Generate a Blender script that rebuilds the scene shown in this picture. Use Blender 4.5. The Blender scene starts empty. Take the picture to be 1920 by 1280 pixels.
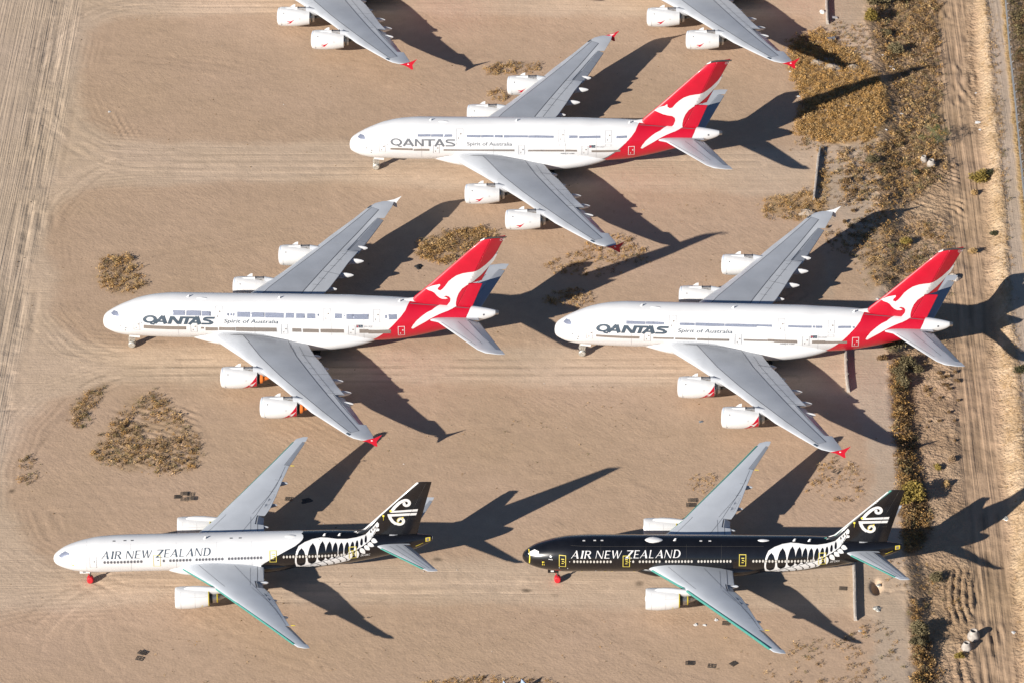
import bpy, math, random
import numpy as np
from mathutils import Vector, Matrix
from mathutils.geometry import delaunay_2d_cdt
S = bpy.context.scene
R = math.radians
# ------------------------------------------------------------------ camera
CAM = np.array([11.2713, -718.6823, 456.5554]); TILT, PAN, ROLL, FPX = R(32.6191), R(-0.701876), R(0.184697), 8800.966
_f = np.array([math.sin(PAN)*math.cos(TILT), math.cos(PAN)*math.cos(TILT), -math.sin(TILT)])
_r = np.array([math.cos(PAN), -math.sin(PAN), 0.0]); _u = np.cross(_r, _f)
_r2 = _r*math.cos(ROLL)+_u*math.sin(ROLL); _u2 = -_r*math.sin(ROLL)+_u*math.cos(ROLL)
cam = bpy.data.cameras.new('camera'); cam.sensor_width = 36; cam.lens = FPX/1920*36
cam.clip_start = 10; cam.clip_end = 20000
co = bpy.data.objects.new('camera', cam); S.collection.objects.link(co)
co.matrix_world = Matrix(((_r2[0], _u2[0], -_f[0], CAM[0]), (_r2[1], _u2[1], -_f[1], CAM[1]), (_r2[2], _u2[2], -_f[2], CAM[2]), (0, 0, 0, 1)))
S.camera = co
# ------------------------------------------------------------------ light
AZ, EL = R(45.61), R(22.43)            # direction shadows fall (from +X toward +Y) and sun height
sd = Vector((-math.cos(AZ)*math.cos(EL), -math.sin(AZ)*math.cos(EL), math.sin(EL)))
sl = bpy.data.lights.new('sun', 'SUN'); sl.energy = 4.8; sl.angle = R(0.53); sl.color = (1.0, 0.93, 0.84)
so = bpy.data.objects.new('sun', sl); S.collection.objects.link(so)
so.rotation_euler = (-sd).to_track_quat('-Z', 'Y').to_euler(); so.location = (0, 0, 200)
w = bpy.data.worlds.new('World'); S.world = w; w.use_nodes = True
nt = w.node_tree; sky = nt.nodes.new('ShaderNodeTexSky'); sky.sky_type = 'NISHITA'; sky.sun_disc = False; sky.dust_density = 0.1; sky.ozone_density = 3.0; sky.air_density = 0.8; sky.altitude = 600
sky.sun_elevation = EL; sky.sun_rotation = math.atan2(sd.x, sd.y)
nt.links.new(sky.outputs[0], nt.nodes['Background'].inputs[0]); nt.nodes['Background'].inputs[1].default_value = 0.05
S.view_settings.view_transform = 'Standard'; S.view_settings.look = 'None'; S.view_settings.exposure = 0.62; S.view_settings.gamma = 1
S.cycles.max_bounces = 5; S.cycles.diffuse_bounces = 3
rng = np.random.default_rng(7); random.seed(7)
C = S.collection

# ------------------------------------------------------------------ helpers
def G(u, v, z=0.0):                     # ground point seen at a photograph pixel
    d = _f+_r2*(u-960)/FPX+_u2*(640-v)/FPX
    return CAM+d*(z-CAM[2])/d[2]
def tag(o, label=None, cat=None, group=None, kind=None):
    for k, v in (('label', label), ('category', cat), ('group', group), ('kind', kind)):
        if v: o[k] = v
    return o
def empty(name, loc, rz=0):
    o = bpy.data.objects.new(name, None); C.objects.link(o); o.location = loc; o.rotation_euler = (0, 0, rz); o.empty_display_size = 1
    return o
def obj(name, me, parent=None, loc=None):
    o = bpy.data.objects.new(name, me); C.objects.link(o)
    if parent: o.parent = parent
    if loc is not None: o.location = loc
    return o
class MB:                               # collects faces, builds ONE mesh
    def __init__(s): s.v = []; s.f = []; s.m = []; s.sm = []; s.mats = []
    def mi(s, mat):
        if mat not in s.mats: s.mats.append(mat)
        return s.mats.index(mat)
    def add(s, v, f, mat, smooth=True):
        n = len(s.v); i = s.mi(mat)
        s.v += [tuple(map(float, p)) for p in v]; s.f += [[a+n for a in q] for q in f]
        s.m += [i]*len(f); s.sm += [smooth]*len(f); return s
    def box(s, c, d, mat, rz=0, ry=0):
        cx, cy, cz = c; hx, hy, hz = d[0]/2, d[1]/2, d[2]/2
        vs = []
        for x, y, z in ((-1,-1,-1),(1,-1,-1),(1,1,-1),(-1,1,-1),(-1,-1,1),(1,-1,1),(1,1,1),(-1,1,1)):
            x *= hx; y *= hy; z *= hz
            x, z = x*math.cos(ry)+z*math.sin(ry), -x*math.sin(ry)+z*math.cos(ry)
            vs.append((cx+x*math.cos(rz)-y*math.sin(rz), cy+x*math.sin(rz)+y*math.cos(rz), cz+z))
        return s.add(vs, [(0,3,2,1),(4,5,6,7),(0,1,5,4),(1,2,6,5),(2,3,7,6),(3,0,4,7)], mat, False)
    def loft(s, rings, mat, closed=True, caps=True, smooth=True):
        n = len(rings[0]); v = [p for r in rings for p in r]; f = []
        for i in range(len(rings)-1):
            for j in range(n if closed else n-1):
                k = (j+1) % n
                f.append((i*n+j, i*n+k, (i+1)*n+k, (i+1)*n+j))
        s.add(v, f, mat, smooth)
        if caps:
            s.add(rings[0], [list(range(n))[::-1]], mat, False); s.add(rings[-1], [list(range(n))], mat, False)
        return s
    def tube(s, p0, p1, r0, r1, mat, n=12, caps=True):
        p0, p1 = Vector(p0), Vector(p1); d = (p1-p0).normalized()
        a = d.orthogonal().normalized(); b = d.cross(a)
        rs = [[p+(a*math.cos(t)+b*math.sin(t))*r for t in [2*math.pi*k/n for k in range(n)]] for p, r in ((p0, r0), (p1, r1))]
        return s.loft(rs, mat, caps=caps)
    def rev(s, prof, mat, n=40, c=(0, 0, 0), caps=True):     # body of revolution about x: prof [(x, r)]
        rs = [[(c[0]+x, c[1]-r*math.sin(2*math.pi*k/n), c[2]+r*math.cos(2*math.pi*k/n)) for k in range(n)] for x, r in prof]
        return s.loft(rs, mat, caps=caps)
    def mesh(s, name):
        me = bpy.data.meshes.new(name); me.from_pydata(s.v, [], s.f)
        for m in s.mats: me.materials.append(m)
        me.polygons.foreach_set('material_index', s.m); me.polygons.foreach_set('use_smooth', s.sm); me.update(); return me
    def build(s, name, parent=None, loc=None): return obj(name, s.mesh(name), parent, loc)
_cache = {}
def shared(key, fn):                    # meshes shared between the copies of a thing
    if key not in _cache: _cache[key] = fn()
    return _cache[key]
def fastmesh(name, v, f, mat, col=None, smooth=False):
    v = np.asarray(v, np.float32); f = np.asarray(f, np.int32); k = f.shape[1]
    me = bpy.data.meshes.new(name); me.vertices.add(len(v)); me.vertices.foreach_set('co', v.ravel())
    me.loops.add(f.size); me.loops.foreach_set('vertex_index', f.ravel())
    me.polygons.add(len(f)); me.polygons.foreach_set('loop_start', np.arange(0, f.size, k, dtype=np.int32))
    me.polygons.foreach_set('loop_total', np.full(len(f), k, np.int32)) if False else None
    me.polygons.foreach_set('use_smooth', np.full(len(f), smooth)); me.update(calc_edges=True)
    if col is not None:
        a = me.color_attributes.new('col', 'FLOAT_COLOR', 'POINT'); a.data.foreach_set('color', np.asarray(col, np.float32).ravel())
    me.materials.append(mat); return me
def _hash(i, j, s): 
    h = (i*374761393+j*668265263+s*974634777) & 0xFFFFFFFF
    h = ((h ^ (h >> 13))*1274126177) & 0xFFFFFFFF
    return ((h ^ (h >> 16)) & 0xFFFF)/65535.0
def vnoise(x, y, s=0):
    x = np.asarray(x, float); y = np.asarray(y, float)
    i = np.floor(x).astype(np.int64); j = np.floor(y).astype(np.int64); a = x-i; b = y-j
    a = a*a*(3-2*a); b = b*b*(3-2*b)
    return (_hash(i, j, s)*(1-a)+_hash(i+1, j, s)*a)*(1-b)+(_hash(i, j+1, s)*(1-a)+_hash(i+1, j+1, s)*a)*b
def fbm(x, y, s=0, o=4):
    t = 0; A = .5
    for k in range(o): t = t+A*vnoise(x*2**k, y*2**k, s+k*17); A *= .5
    return t/(1-.5**o)
def sstep(a, b, x):
    t = np.clip((x-a)/(b-a), 0, 1); return t*t*(3-2*t)
def inpoly(P, x, y):
    P = np.asarray(P, float); ins = np.zeros(np.shape(x), bool)
    for i in range(len(P)):
        x1, y1 = P[i]; x2, y2 = P[i-1]
        if y1 == y2: continue
        ins ^= ((y1 > y) != (y2 > y)) & (x < (x2-x1)*(y-y1)/(y2-y1)+x1)
    return ins
def sdist(P, x, y):                     # signed distance, negative inside
    P = np.asarray(P, float); d = np.full(np.shape(x), 1e9)
    for i in range(len(P)):
        a = P[i-1]; b = P[i]-P[i-1]; t = np.clip(((x-a[0])*b[0]+(y-a[1])*b[1])/(b@b+1e-9), 0, 1)
        d = np.minimum(d, np.hypot(x-a[0]-t*b[0], y-a[1]-t*b[1]))
    return np.where(inpoly(P, x, y), -d, d)
def GP(pts, z=0): return [tuple(G(u, v, z)[:2]) for u, v in pts]

# ------------------------------------------------------------------ materials
def mat(name, col, rough=.5, metal=0, coat=0, var=.06, scale=3, bump=0, spec=.5, stretch=None):
    m = bpy.data.materials.new(name); m.use_nodes = True; n = m.node_tree; b = n.nodes['Principled BSDF']
    b.inputs['Roughness'].default_value = rough; b.inputs['Metallic'].default_value = metal
    b.inputs['Coat Weight'].default_value = coat; b.inputs['Coat Roughness'].default_value = .12
    b.inputs['Specular IOR Level'].default_value = spec
    tc = n.nodes.new('ShaderNodeTexCoord'); mp = n.nodes.new('ShaderNodeMapping'); n.links.new(tc.outputs['Object'], mp.inputs[0])
    if stretch: mp.inputs['Scale'].default_value = stretch
    no = n.nodes.new('ShaderNodeTexNoise'); no.inputs['Scale'].default_value = scale; no.inputs['Detail'].default_value = 5
    n.links.new(mp.outputs[0], no.inputs[0])
    mr = n.nodes.new('ShaderNodeMapRange'); mr.inputs[1].default_value = .3; mr.inputs[2].default_value = .7
    mr.inputs[3].default_value = 1-var; mr.inputs[4].default_value = 1+var*.5; n.links.new(no.outputs[0], mr.inputs[0])
    mx = n.nodes.new('ShaderNodeMix'); mx.data_type = 'RGBA'; mx.blend_type = 'MULTIPLY'; mx.inputs[0].default_value = 1
    mx.inputs[6].default_value = (*col, 1); n.links.new(mr.outputs[0], mx.inputs[7]); n.links.new(mx.outputs[2], b.inputs['Base Color'])
    if bump:
        bp = n.nodes.new('ShaderNodeBump'); bp.inputs['Strength'].default_value = bump; bp.inputs['Distance'].default_value = .1
        n.links.new(no.outputs[0], bp.inputs['Height']); n.links.new(bp.outputs[0], b.inputs['Normal'])
    return m
WHITE = mat('white_paint', (.675, .685, .70), .38, coat=.15, var=.08, scale=.5, stretch=(.4, 1, 1.5))
COWL = mat('cowling_white', (.66, .665, .67), .35, coat=.15, var=.05, scale=1)
WGREY = mat('wing_light_grey', (.50, .525, .56), .3, var=.12, scale=.35, stretch=(1, .4, 1))
WPANEL = mat('wing_panel_grey', (.35, .375, .415), .3, var=.10, scale=.3)
WNZ = mat('wing_pale_grey', (.52, .555, .60), .35, var=.06, scale=.4)
SEAM = mat('seam_dark', (.10, .105, .12), .6)
SEAML = mat('seam_light', (.42, .43, .45), .6)
RED = mat('red_paint', (.50, .006, .026), .35, coat=.2, var=.08, scale=.6)
ROOW = mat('white_livery', (.68, .68, .68), .38, var=.04)
NAVY = mat('lettering_slate', (.050, .075, .105), .5)
SLATE = mat('lettering_grey', (.14, .15, .17), .5)
BLACK = mat('black_paint', (.0065, .0068, .009), .26, coat=.5, var=.3, scale=.7)
FOIL = mat('window_foil', (.30, .33, .42), .35, metal=.35, var=.35, scale=9)
TAPE = mat('window_tape', (.27, .235, .21), .55, metal=.2, var=.3, scale=12)
METAL = mat('bare_metal', (.45, .43, .41), .35, metal=.85, var=.35, scale=4)
DMETAL = mat('dark_metal', (.09, .085, .08), .45, metal=.6, var=.3, scale=5)
DARK = mat('dark_opening', (.012, .012, .014), .7)
TYRE = mat('tyre_rubber', (.03, .03, .032), .8)
WRAP = mat('crumpled_foil_wrap', (.62, .61, .56), .3, metal=.5, var=.6, scale=5, bump=.9)
YELL = mat('yellow_tape', (.72, .58, .06), .5)
ORNG = mat('orange_cover', (.80, .22, .04), .55)
GREEN = mat('green_primer', (.07, .28, .24), .5, var=.15)
REDCOV = mat('red_cover', (.62, .02, .03), .6, var=.25, scale=4, bump=.4)
NZSEAM = mat('door_yellow', (.62, .53, .10), .5)
WINW = mat('window_shade', (.52, .50, .46), .5); WIND = mat('window_dark', (.10, .10, .115), .35)
GLASSC = mat('windshield_cover', (.26, .29, .38), .3, metal=.3, var=.3, scale=8)
CONC = mat('concrete_white', (.43, .39, .35), .85, var=.35, scale=1.5, bump=.2)
CONCG = mat('concrete_grey', (.33, .30, .26), .9, var=.2, scale=2, bump=.3)
WOOD = mat('weathered_wood', (.16, .125, .095), .85, var=.4, scale=6)
WOODD = mat('dark_wood', (.065, .055, .048), .85, var=.4, scale=6)
STEEL = mat('galvanised_steel', (.30, .33, .36), .45, metal=.5)
LITTER = mat('litter_white', (.62, .62, .62), .7, var=.3, scale=4)
BLUEP = mat('pale_blue_paint', (.36, .46, .62), .4)
def vcol_mat(name, rough=.9, bump=False):
    m = bpy.data.materials.new(name); m.use_nodes = True; n = m.node_tree; b = n.nodes['Principled BSDF']
    a = n.nodes.new('ShaderNodeVertexColor'); a.layer_name = 'col'; b.inputs['Roughness'].default_value = rough
    b.inputs['Specular IOR Level'].default_value = .15
    n.links.new(a.outputs[0], b.inputs['Base Color']); return m
LEAF = vcol_mat('dry_foliage')

# ------------------------------------------------------------------ terrain
def line_x(pts, z=0):                   # world x of a north-south line as a function of world y
    q = sorted([(G(u, v, z)[1], G(u, v, z)[0]) for u, v in pts]); ys = [a for a, _ in q]; xs = [b for _, b in q]
    return lambda y: np.interp(y, ys, xs)
EDGE = line_x([(1620, -40), (1624, 60), (1645, 200), (1640, 330), (1650, 500), (1663, 680), (1668, 760), (1676, 830), (1683, 900), (1686, 960), (1690, 1020), (1698, 1130), (1706, 1200), (1709, 1320)])
TRK = line_x([(1782, -40), (1782, 60), (1778, 130), (1792, 230), (1812, 290), (1812, 400), (1812, 500), (1815, 620), (1822, 700), (1832, 800), (1838, 900), (1850, 1000), (1858, 1100), (1862, 1200), (1866, 1320)], -1.5)
BANK = line_x([(1836, -40), (1838, 100), (1846, 230), (1856, 300), (1862, 400), (1864, 520), (1872, 640), (1882, 760), (1890, 900), (1905, 1050), (1925, 1200), (1935, 1320)], -1.5)
ROAD = line_x([(1862, -40), (1877, 130), (1886, 230), (1893, 300), (1903, 400), (1908, 500), (1917, 600), (1929, 720), (1945, 900), (1962, 1100), (1975, 1320)], .2)
FENCE = line_x([(1881, -40), (1892, 100), (1903, 200), (1912, 300), (1922, 400), (1938, 520), (1960, 700), (2010, 1320)], .2)
def height(x, y, detail=True):
    e = EDGE(y)+1.2*(vnoise(y*.25, y*0+3, 5)-.5); bk = BANK(y); rd = ROAD(y)
    wd = np.where(y > 20, 6.5, 4.2); z = -1.5*sstep(-.3, wd, x-e)
    up = sstep(bk-1.5, rd-1.9, x)
    z = z+up*1.75
    dist = sstep(0, 6, x-e)*(1-sstep(rd-2.5, rd-1, x))
    z = z+dist*(.55*(fbm(x*.22, y*.22, 3, 3)-.5)+.35*(fbm(x*.07, y*.07, 4, 2)-.5))
    if detail:
        t = np.abs(x-TRK(y)); ontrk = (1-sstep(2.2, 4.5, t))*dist
        z = z+dist*(1-ontrk*.8)*.35*(fbm(x*.9, y*.9, 9, 3)-.5)
        z = z+ontrk*.05*np.sin(x*5.5+2*vnoise(y*.05, y*0, 8))
    return z
TRNCH = []
def hz(x, y): return float(height(np.array([x]), np.array([y]), False)[0])
ax = np.concatenate([[-9000, -3000, -1200, -600, -350, -220, -160, -130], np.arange(-112, 44, .42), np.arange(44, 116, .33), [120, 135, 160, 220, 350, 700, 1500, 4000, 9000]])
ay = np.concatenate([[-9000, -3000, -1200, -500, -260, -180, -145, -128], np.arange(-116, 150, .42), [155, 165, 185, 220, 280, 400, 700, 1500, 4000, 12000]])
X, Y = np.meshgrid(ax, ay); Z = height(X, Y)
# local ruts, berms, small mounds
def ruts(pts, z0, amp, wl, ang, wob=1.0, cross=False):
    global Z
    P = GP(pts, z0); d = sdist(P, X, Y); k = sstep(0, 1.5, -d)
    u = X*math.cos(ang)+Y*math.sin(ang); v = -X*math.sin(ang)+Y*math.cos(ang)
    ph = (u+1.6*(fbm(u*.25, v*.18, 14)-.5)*wob)*2*math.pi/wl+wob*1.6*np.sin(v*.4+4*vnoise(v*.12, u*.12, 4))
    Z += k*amp*np.sin(ph)*np.clip(1.6*vnoise(u*.35, v*.2, 6)-.1, 0, 1.2)+k*amp*.5*(fbm(X*1.1, Y*1.1, 15)-.5)
ruts([(1765,1062),(1845,1060),(1850,1110),(1820,1180),(1765,1175)], -1.5, .2, 1.3, 0)
ruts([(1780,120),(1850,120),(1850,200),(1775,200)], -1.5, .2, 1.7, 0.15, 1.4)
ruts([(1790,1190),(1890,1130),(1900,1290),(1770,1290)], -1.5, .16, 1.6, 0.1, .4)
ruts([(1690,330),(1800,300),(1820,420),(1720,420)], -1.5, .2, 1.5, .9, 1.2)
ruts([(1750,0),(1800,0),(1800,35),(1750,35)], -1.5, .2, 1.6, 0, .2)
ruts([(1520,850),(1600,850),(1625,980),(1560,1000)], 0, .13, 2.0, -.6, 1.0)
ruts([(170,210),(215,208),(300,258),(230,268),(180,240)], 0, .09, 1.15, .35, .3); ruts([(200,222),(250,225),(300,258),(215,258)], 0, .07, 1.1, -.5, .2)
ruts([(290,236),(330,240),(378,262),(320,262)], 0, .06, 1.1, .6, .3); ruts([(160,60),(180,60),(185,230),(165,190)], 0, .035, 1.1, .1, .2)
ruts([(335,350),(375,355),(380,378),(340,368)], 0, .09, 1.1, 1.1, .3); ruts([(1120,520),(1160,520),(1150,550),(1118,548)], 0, .07, 1.1, -.1, .3)
ruts([(270,715),(360,770),(400,830),(380,830),(300,770)], 0, .09, 1.1, 1.0, .2)
ruts([(250,22),(330,22),(310,40),(250,40)], 0, .06, 1.3, -.4, .3)
ruts([(205,745),(380,760),(385,880),(200,880)], 0, .10, 1.6, 1.1, .6)
ruts([(560,720),(680,760),(700,860),(500,830)], 0, .03, 1.3, .9, .5)
gp = G(1643, 1099, 0); Z -= 1.3*np.exp(-(((X-gp[0])/.8)**2+((Y-gp[1])/1.9)**2)**2)
for P_, w_, dz in (([(1646,1108),(1668,1112),(1690,1108),(1715,1118),(1740,1128)], .35, .2), ([(1560,268),(1590,280),(1600,292)], .5, .25)):
    q = GP(P_, -.4)
    for a, b in zip(q[:-1], q[1:]):
        t = np.clip(((X-a[0])*(b[0]-a[0])+(Y-a[1])*(b[1]-a[1]))/((b[0]-a[0])**2+(b[1]-a[1])**2), 0, 1); d = np.hypot(X-a[0]-t*(b[0]-a[0]), Y-a[1]-t*(b[1]-a[1])); Z -= dz*.6*np.exp(-(d/w_)**2)
# colour masks
mask = np.zeros(X.shape+(4,)); warm = X*0
wob = 5.0*(fbm(X*.06, Y*.06, 21)-.5)+2.2*(fbm(X*.15, Y*.7, 23)-.5); wob2 = 1.6*(fbm(X*.5, Y*.5, 22)-.5)
pads = [[(150,120),(165,60),(215,28),(520,26),(1000,28),(1530,30),(1530,285),(1100,278),(650,266),(330,264),(215,256),(158,226),(140,180)],
        [(88,470),(92,420),(118,380),(170,352),(260,344),(620,345),(1000,352),(1500,366),(1560,372),(1660,640),(1200,655),(560,650),(250,648),(150,640),(105,590)],
        [(10,880),(40,800),(90,752),(200,722),(600,718),(1000,720),(1500,735),(1640,760),(1690,1050),(1200,1052),(600,1050),(100,1058),(40,1020),(12,950)],
        [(-200,1190),(-40,1160),(60,1140),(260,1128),(700,1130),(1200,1135),(1580,1140),(1700,1180),(1700,1500),(-200,1500)]]
pad = X*0; arcs = X*0
for P in pads:
    dd = sdist(GP(P), X, Y); pad = np.maximum(pad, 1-sstep(-2.2, 2.0, dd+wob*.8+wob2)); lx = G(P[0][0], P[0][1])[0]
    zone = (1-sstep(9, 24, X-G(150, P[0][1])[0]))*sstep(-5.5, -3.5, dd)*(1-sstep(5, 8, dd))
    arcs += zone*sstep(.35, .6, fbm(X*.12, Y*.12, 71))*np.sin(dd*2*math.pi/1.25+1.2*vnoise(X*.1, Y*.1, 72))
arcs = np.clip(arcs, -1, 1); Z += .03*arcs
east = sstep(0, 1.5, X-EDGE(Y)+wob*.35+wob2*1.5)
leftroad = 1-sstep(-1.5, 1.5, X-line_x([(155,-60),(150,40),(136,180),(112,260),(86,370),(72,450),(38,650),(14,780),(-5,880),(-60,1320)])(Y)+wob*.7)
pad *= (1-leftroad)*(1-east)
# grey compacted soil between blast walls and the brush
grey = (1-sstep(-1, 1.2, sdist(GP([(1560,0),(1622,0),(1622,30),(1575,60),(1550,45)]), X, Y)+wob2))
for P in ([(1545,330),(1560,300),(1640,322),(1640,345),(1630,460),(1570,400),(1545,470),(1560,560)], [(1590,640),(1662,680),(1670,760),(1684,900),(1686,1040),(1610,1060),(1640,900),(1610,780)],
          [(1650,1110),(1698,1130),(1709,1300),(1640,1300),(1640,1180)], [(1575,275),(1620,270),(1622,285),(1600,292),(1575,285)], [(1608,1060),(1640,1060),(1640,1110),(1615,1120)]):
    grey = np.maximum(grey, 1-sstep(-1, 1.2, sdist(GP(P), X, Y)+wob2*1.5))
bk = BANK(Y); rd = ROAD(Y)
bank = sstep(-1.2, .8, X-bk+wob2)*(1-sstep(-.4, .6, X-(rd-1.9)+wob2))
road = sstep(-.5, .5, X-(rd-1.5)+wob2*.6)*(1-sstep(-.5, .5, X-(rd+1.3)+wob2*.6))
shoulder = sstep(-.5, .5, X-(rd+1.3)+wob2*.6)*(1-sstep(-.3, .3, X-FENCE(Y)))
beyond = sstep(-.3, .5, X-FENCE(Y))
trk = (1-sstep(2.4, 4.2, np.abs(X-TRK(Y))+wob2))*east*(1-bank)
def C3(*c): return np.array(c)
def lay(base, m, c): return base*(1-m[..., None])+m[..., None]*c
col = np.ones(X.shape+(3,))*C3(.485, .388, .302)                     # pale compacted lane
col = lay(col, pad, C3(.432, .325, .242))
col = lay(col, leftroad, C3(.465, .382, .305))
col = lay(col, east, C3(.375, .275, .19)); col = lay(col, east*sstep(.5, .6, fbm(X*.09, Y*.09, 81))*.55, C3(.30, .215, .14)); col = lay(col, east*sstep(.55, .62, fbm(X*.2, Y*.2, 82))*.4, C3(.44, .34, .24))
col = lay(col, trk, C3(.40, .295, .205))
col = lay(col, grey*(1-east), C3(.42, .345, .275)); col = lay(col, grey*east*.8, C3(.38, .315, .255))
strw = sstep(.45, .6, fbm(X*.3, Y*.3, 31))
col = lay(col, bank, C3(.50, .39, .27)); col = lay(col, bank*strw*.7, C3(.39, .285, .175))
col = lay(col, road, C3(.44, .365, .295)); col = lay(col, shoulder, C3(.42, .30, .15)); col = lay(col, beyond, C3(.26, .20, .14))
col *= (1+.07*arcs)[..., None]
def litterbed(P, z0, c, k, soft=2.0, th=.35):
    global col
    d = sdist(GP(P, z0), X, Y)+1.5*(fbm(X*.3, Y*.3, 91)-.5)*2; col = lay(col, (1-sstep(-soft, soft*.4, d))*k*sstep(th-.12, th+.12, fbm(X*.35, Y*.35, 92)), C3(*c))
litterbed([(1480,80),(1545,60),(1600,95),(1660,150),(1672,215),(1640,272),(1540,272),(1500,240),(1510,190),(1470,120)], 0, (.33,.215,.09), .8)
litterbed([(1420,400),(1440,370),(1520,355),(1545,300),(1560,330),(1560,400),(1500,415)], 0, (.34,.23,.10), .6)
litterbed([(1622,-30),(1770,-30),(1770,120),(1775,250),(1790,320),(1700,400),(1640,330),(1650,270),(1680,200),(1640,120)], -1.3, (.245,.175,.11), .75)
litterbed([(1700,150),(1760,170),(1765,240),(1690,250),(1672,200)], -1.3, (.13,.10,.075), .7)
litterbed([(1600,440),(1690,420),(1700,500),(1690,540),(1630,560)], -1.3, (.27,.19,.11), .7)
litterbed([(1663,680),(1700,680),(1722,760),(1735,860),(1748,940),(1748,1010),(1720,1045),(1690,1050),(1682,960),(1674,860)], -1.3, (.22,.15,.09), .85, 1.0, .2)
litterbed([(1700,1120),(1722,1140),(1745,1200),(1768,1300),(1708,1300)], -1.3, (.22,.155,.10), .8, 1.0, .2)
for Pq in ([(178,520),(185,485),(215,472),(250,478),(272,510),(275,540),(250,552),(205,550)], [(170,850),(205,790),(245,745),(290,728),(320,750),(370,810),(388,850),(370,880),(290,895),(220,885)], [(122,790),(130,755),(170,728),(200,720),(198,740),(170,780),(155,805)], [(770,475),(800,445),(850,428),(935,430),(900,480),(850,500)]):
    litterbed(Pq, 0, (.31,.225,.14), .5)
# broad stains, scuffed arcs and dry patches that belong to the soil
n1 = fbm(X*.035, Y*.05, 41, 4); n2 = fbm(X*.25, Y*.35, 42, 4); n3 = fbm(X*1.1, Y*1.1, 43, 3)
col *= (1+.13*(n1-.5)+.14*(n2-.5)+.12*(n3-.5))[..., None]
col[..., 2] *= 1+.10*(n1-.5)
stk = fbm(X*.04, Y*2.2, 44, 3); lane = (1-pad)*(1-leftroad)*(1-east)
col *= (1+lane*.16*(stk-.5))[..., None]
su = X+0
stl = fbm(su*1.6, Y*.03, 45, 3); col *= (1+leftroad*.22*(stl-.5))[..., None]
stt = fbm((X-TRK(Y))*1.5, Y*.03, 46, 3); col *= (1+(trk+road)*.25*(stt-.5))[..., None]
col *= np.array([1.17, 1.105, 1.03])
def track(pts, wdt, k, gauge=2.6, z0=0):
    global col
    pp = []; q = [G(u, v, z0)[:2] for u, v in pts]
    for i in range(len(q)-1):           # Catmull-Rom through the points
        p0 = q[max(i-1, 0)]; p1 = q[i]; p2 = q[i+1]; p3 = q[min(i+2, len(q)-1)]
        for t in np.linspace(0, 1, 9)[:-1]: pp.append(.5*((2*p1)+(p2-p0)*t+(2*p0-5*p1+4*p2-p3)*t*t+(3*p1-p0-3*p2+p3)*t**3))
    pp.append(q[-1]); A = np.array(pp); lo = A.min(0)-6; hi = A.max(0)+6
    iy = np.where((ay > lo[1]) & (ay < hi[1]))[0]; ix = np.where((ax > lo[0]) & (ax < hi[0]))[0]
    if not len(iy) or not len(ix): return
    sl_ = (slice(iy[0], iy[-1]+1), slice(ix[0], ix[-1]+1)); x = X[sl_]; y = Y[sl_]; d = np.full(x.shape, 1e9)
    for a, b in zip(A[:-1], A[1:]):
        e = b-a; L = math.hypot(*e)+1e-9; t = np.clip(((x-a[0])*e[0]+(y-a[1])*e[1])/L/L, 0, 1); d = np.minimum(d, np.hypot(x-a[0]-t*e[0], y-a[1]-t*e[1]))
    f = np.exp(-((d-gauge/2)/wdt)**2)*sstep(.28, .5, fbm(x*.2, y*.2, 73)); col[sl_] *= (1+k*f)[..., None]; Z[sl_] -= .035*f
rt = np.random.default_rng(5)
for vc, v0 in ((305, 26), (685, 26), (1100, 22), (8, 14)):    # tow tracks down each parking lane, fanning out to the left
    for i in range(9):
        o_ = rt.uniform(-v0, v0); e_ = rt.uniform(60, 170)*(1 if rt.random() < .5 else -1); x1 = rt.uniform(300, 1500)
        track([(rt.uniform(60, 110), vc+o_+e_), (130, vc+o_+e_*.45), (210, vc+o_+e_*.08), (330, vc+o_), (x1, vc+o_+rt.uniform(-4, 4))], .28, rt.choice([-.14, .10, -.10]))
for i in range(22):                     # wandering vehicle tracks over the dirt bays
    u, v = rt.uniform(150, 1500), rt.uniform(60, 1250); a = rt.uniform(0, 6.28); c_ = rt.uniform(-.9, .9); P = []
    for k in range(5): P.append((u, v)); u += 65*math.cos(a); v += 38*math.sin(a); a += c_*.5
    track(P, .3, rt.choice([-.07, .05, -.05]))
for i in range(16): track([(rt.uniform(80, 150), -20), (rt.uniform(50, 125), 250), (rt.uniform(10, 85), 500), (rt.uniform(-30, 35), 760)], .35, rt.choice([-.12, .08, -.09]))
for i in range(14): o_ = rt.uniform(-20, 20); track([(1782+o_, -20), (1785+o_, 200), (1810+o_, 420), (1818+o_, 650), (1836+o_, 900), (1858+o_, 1150), (1864+o_, 1290)], .3, rt.choice([-.14, .10, -.1]), z0=-1.4)
for P in ([(1750,745),(1790,800),(1800,860),(1805,930)], [(1770,735),(1800,770),(1815,830)], [(1700,560),(1760,600),(1800,680)], [(1500,560),(1420,600),(1380,560)]): track(P, .3, -.15, z0=-1.0)
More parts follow.
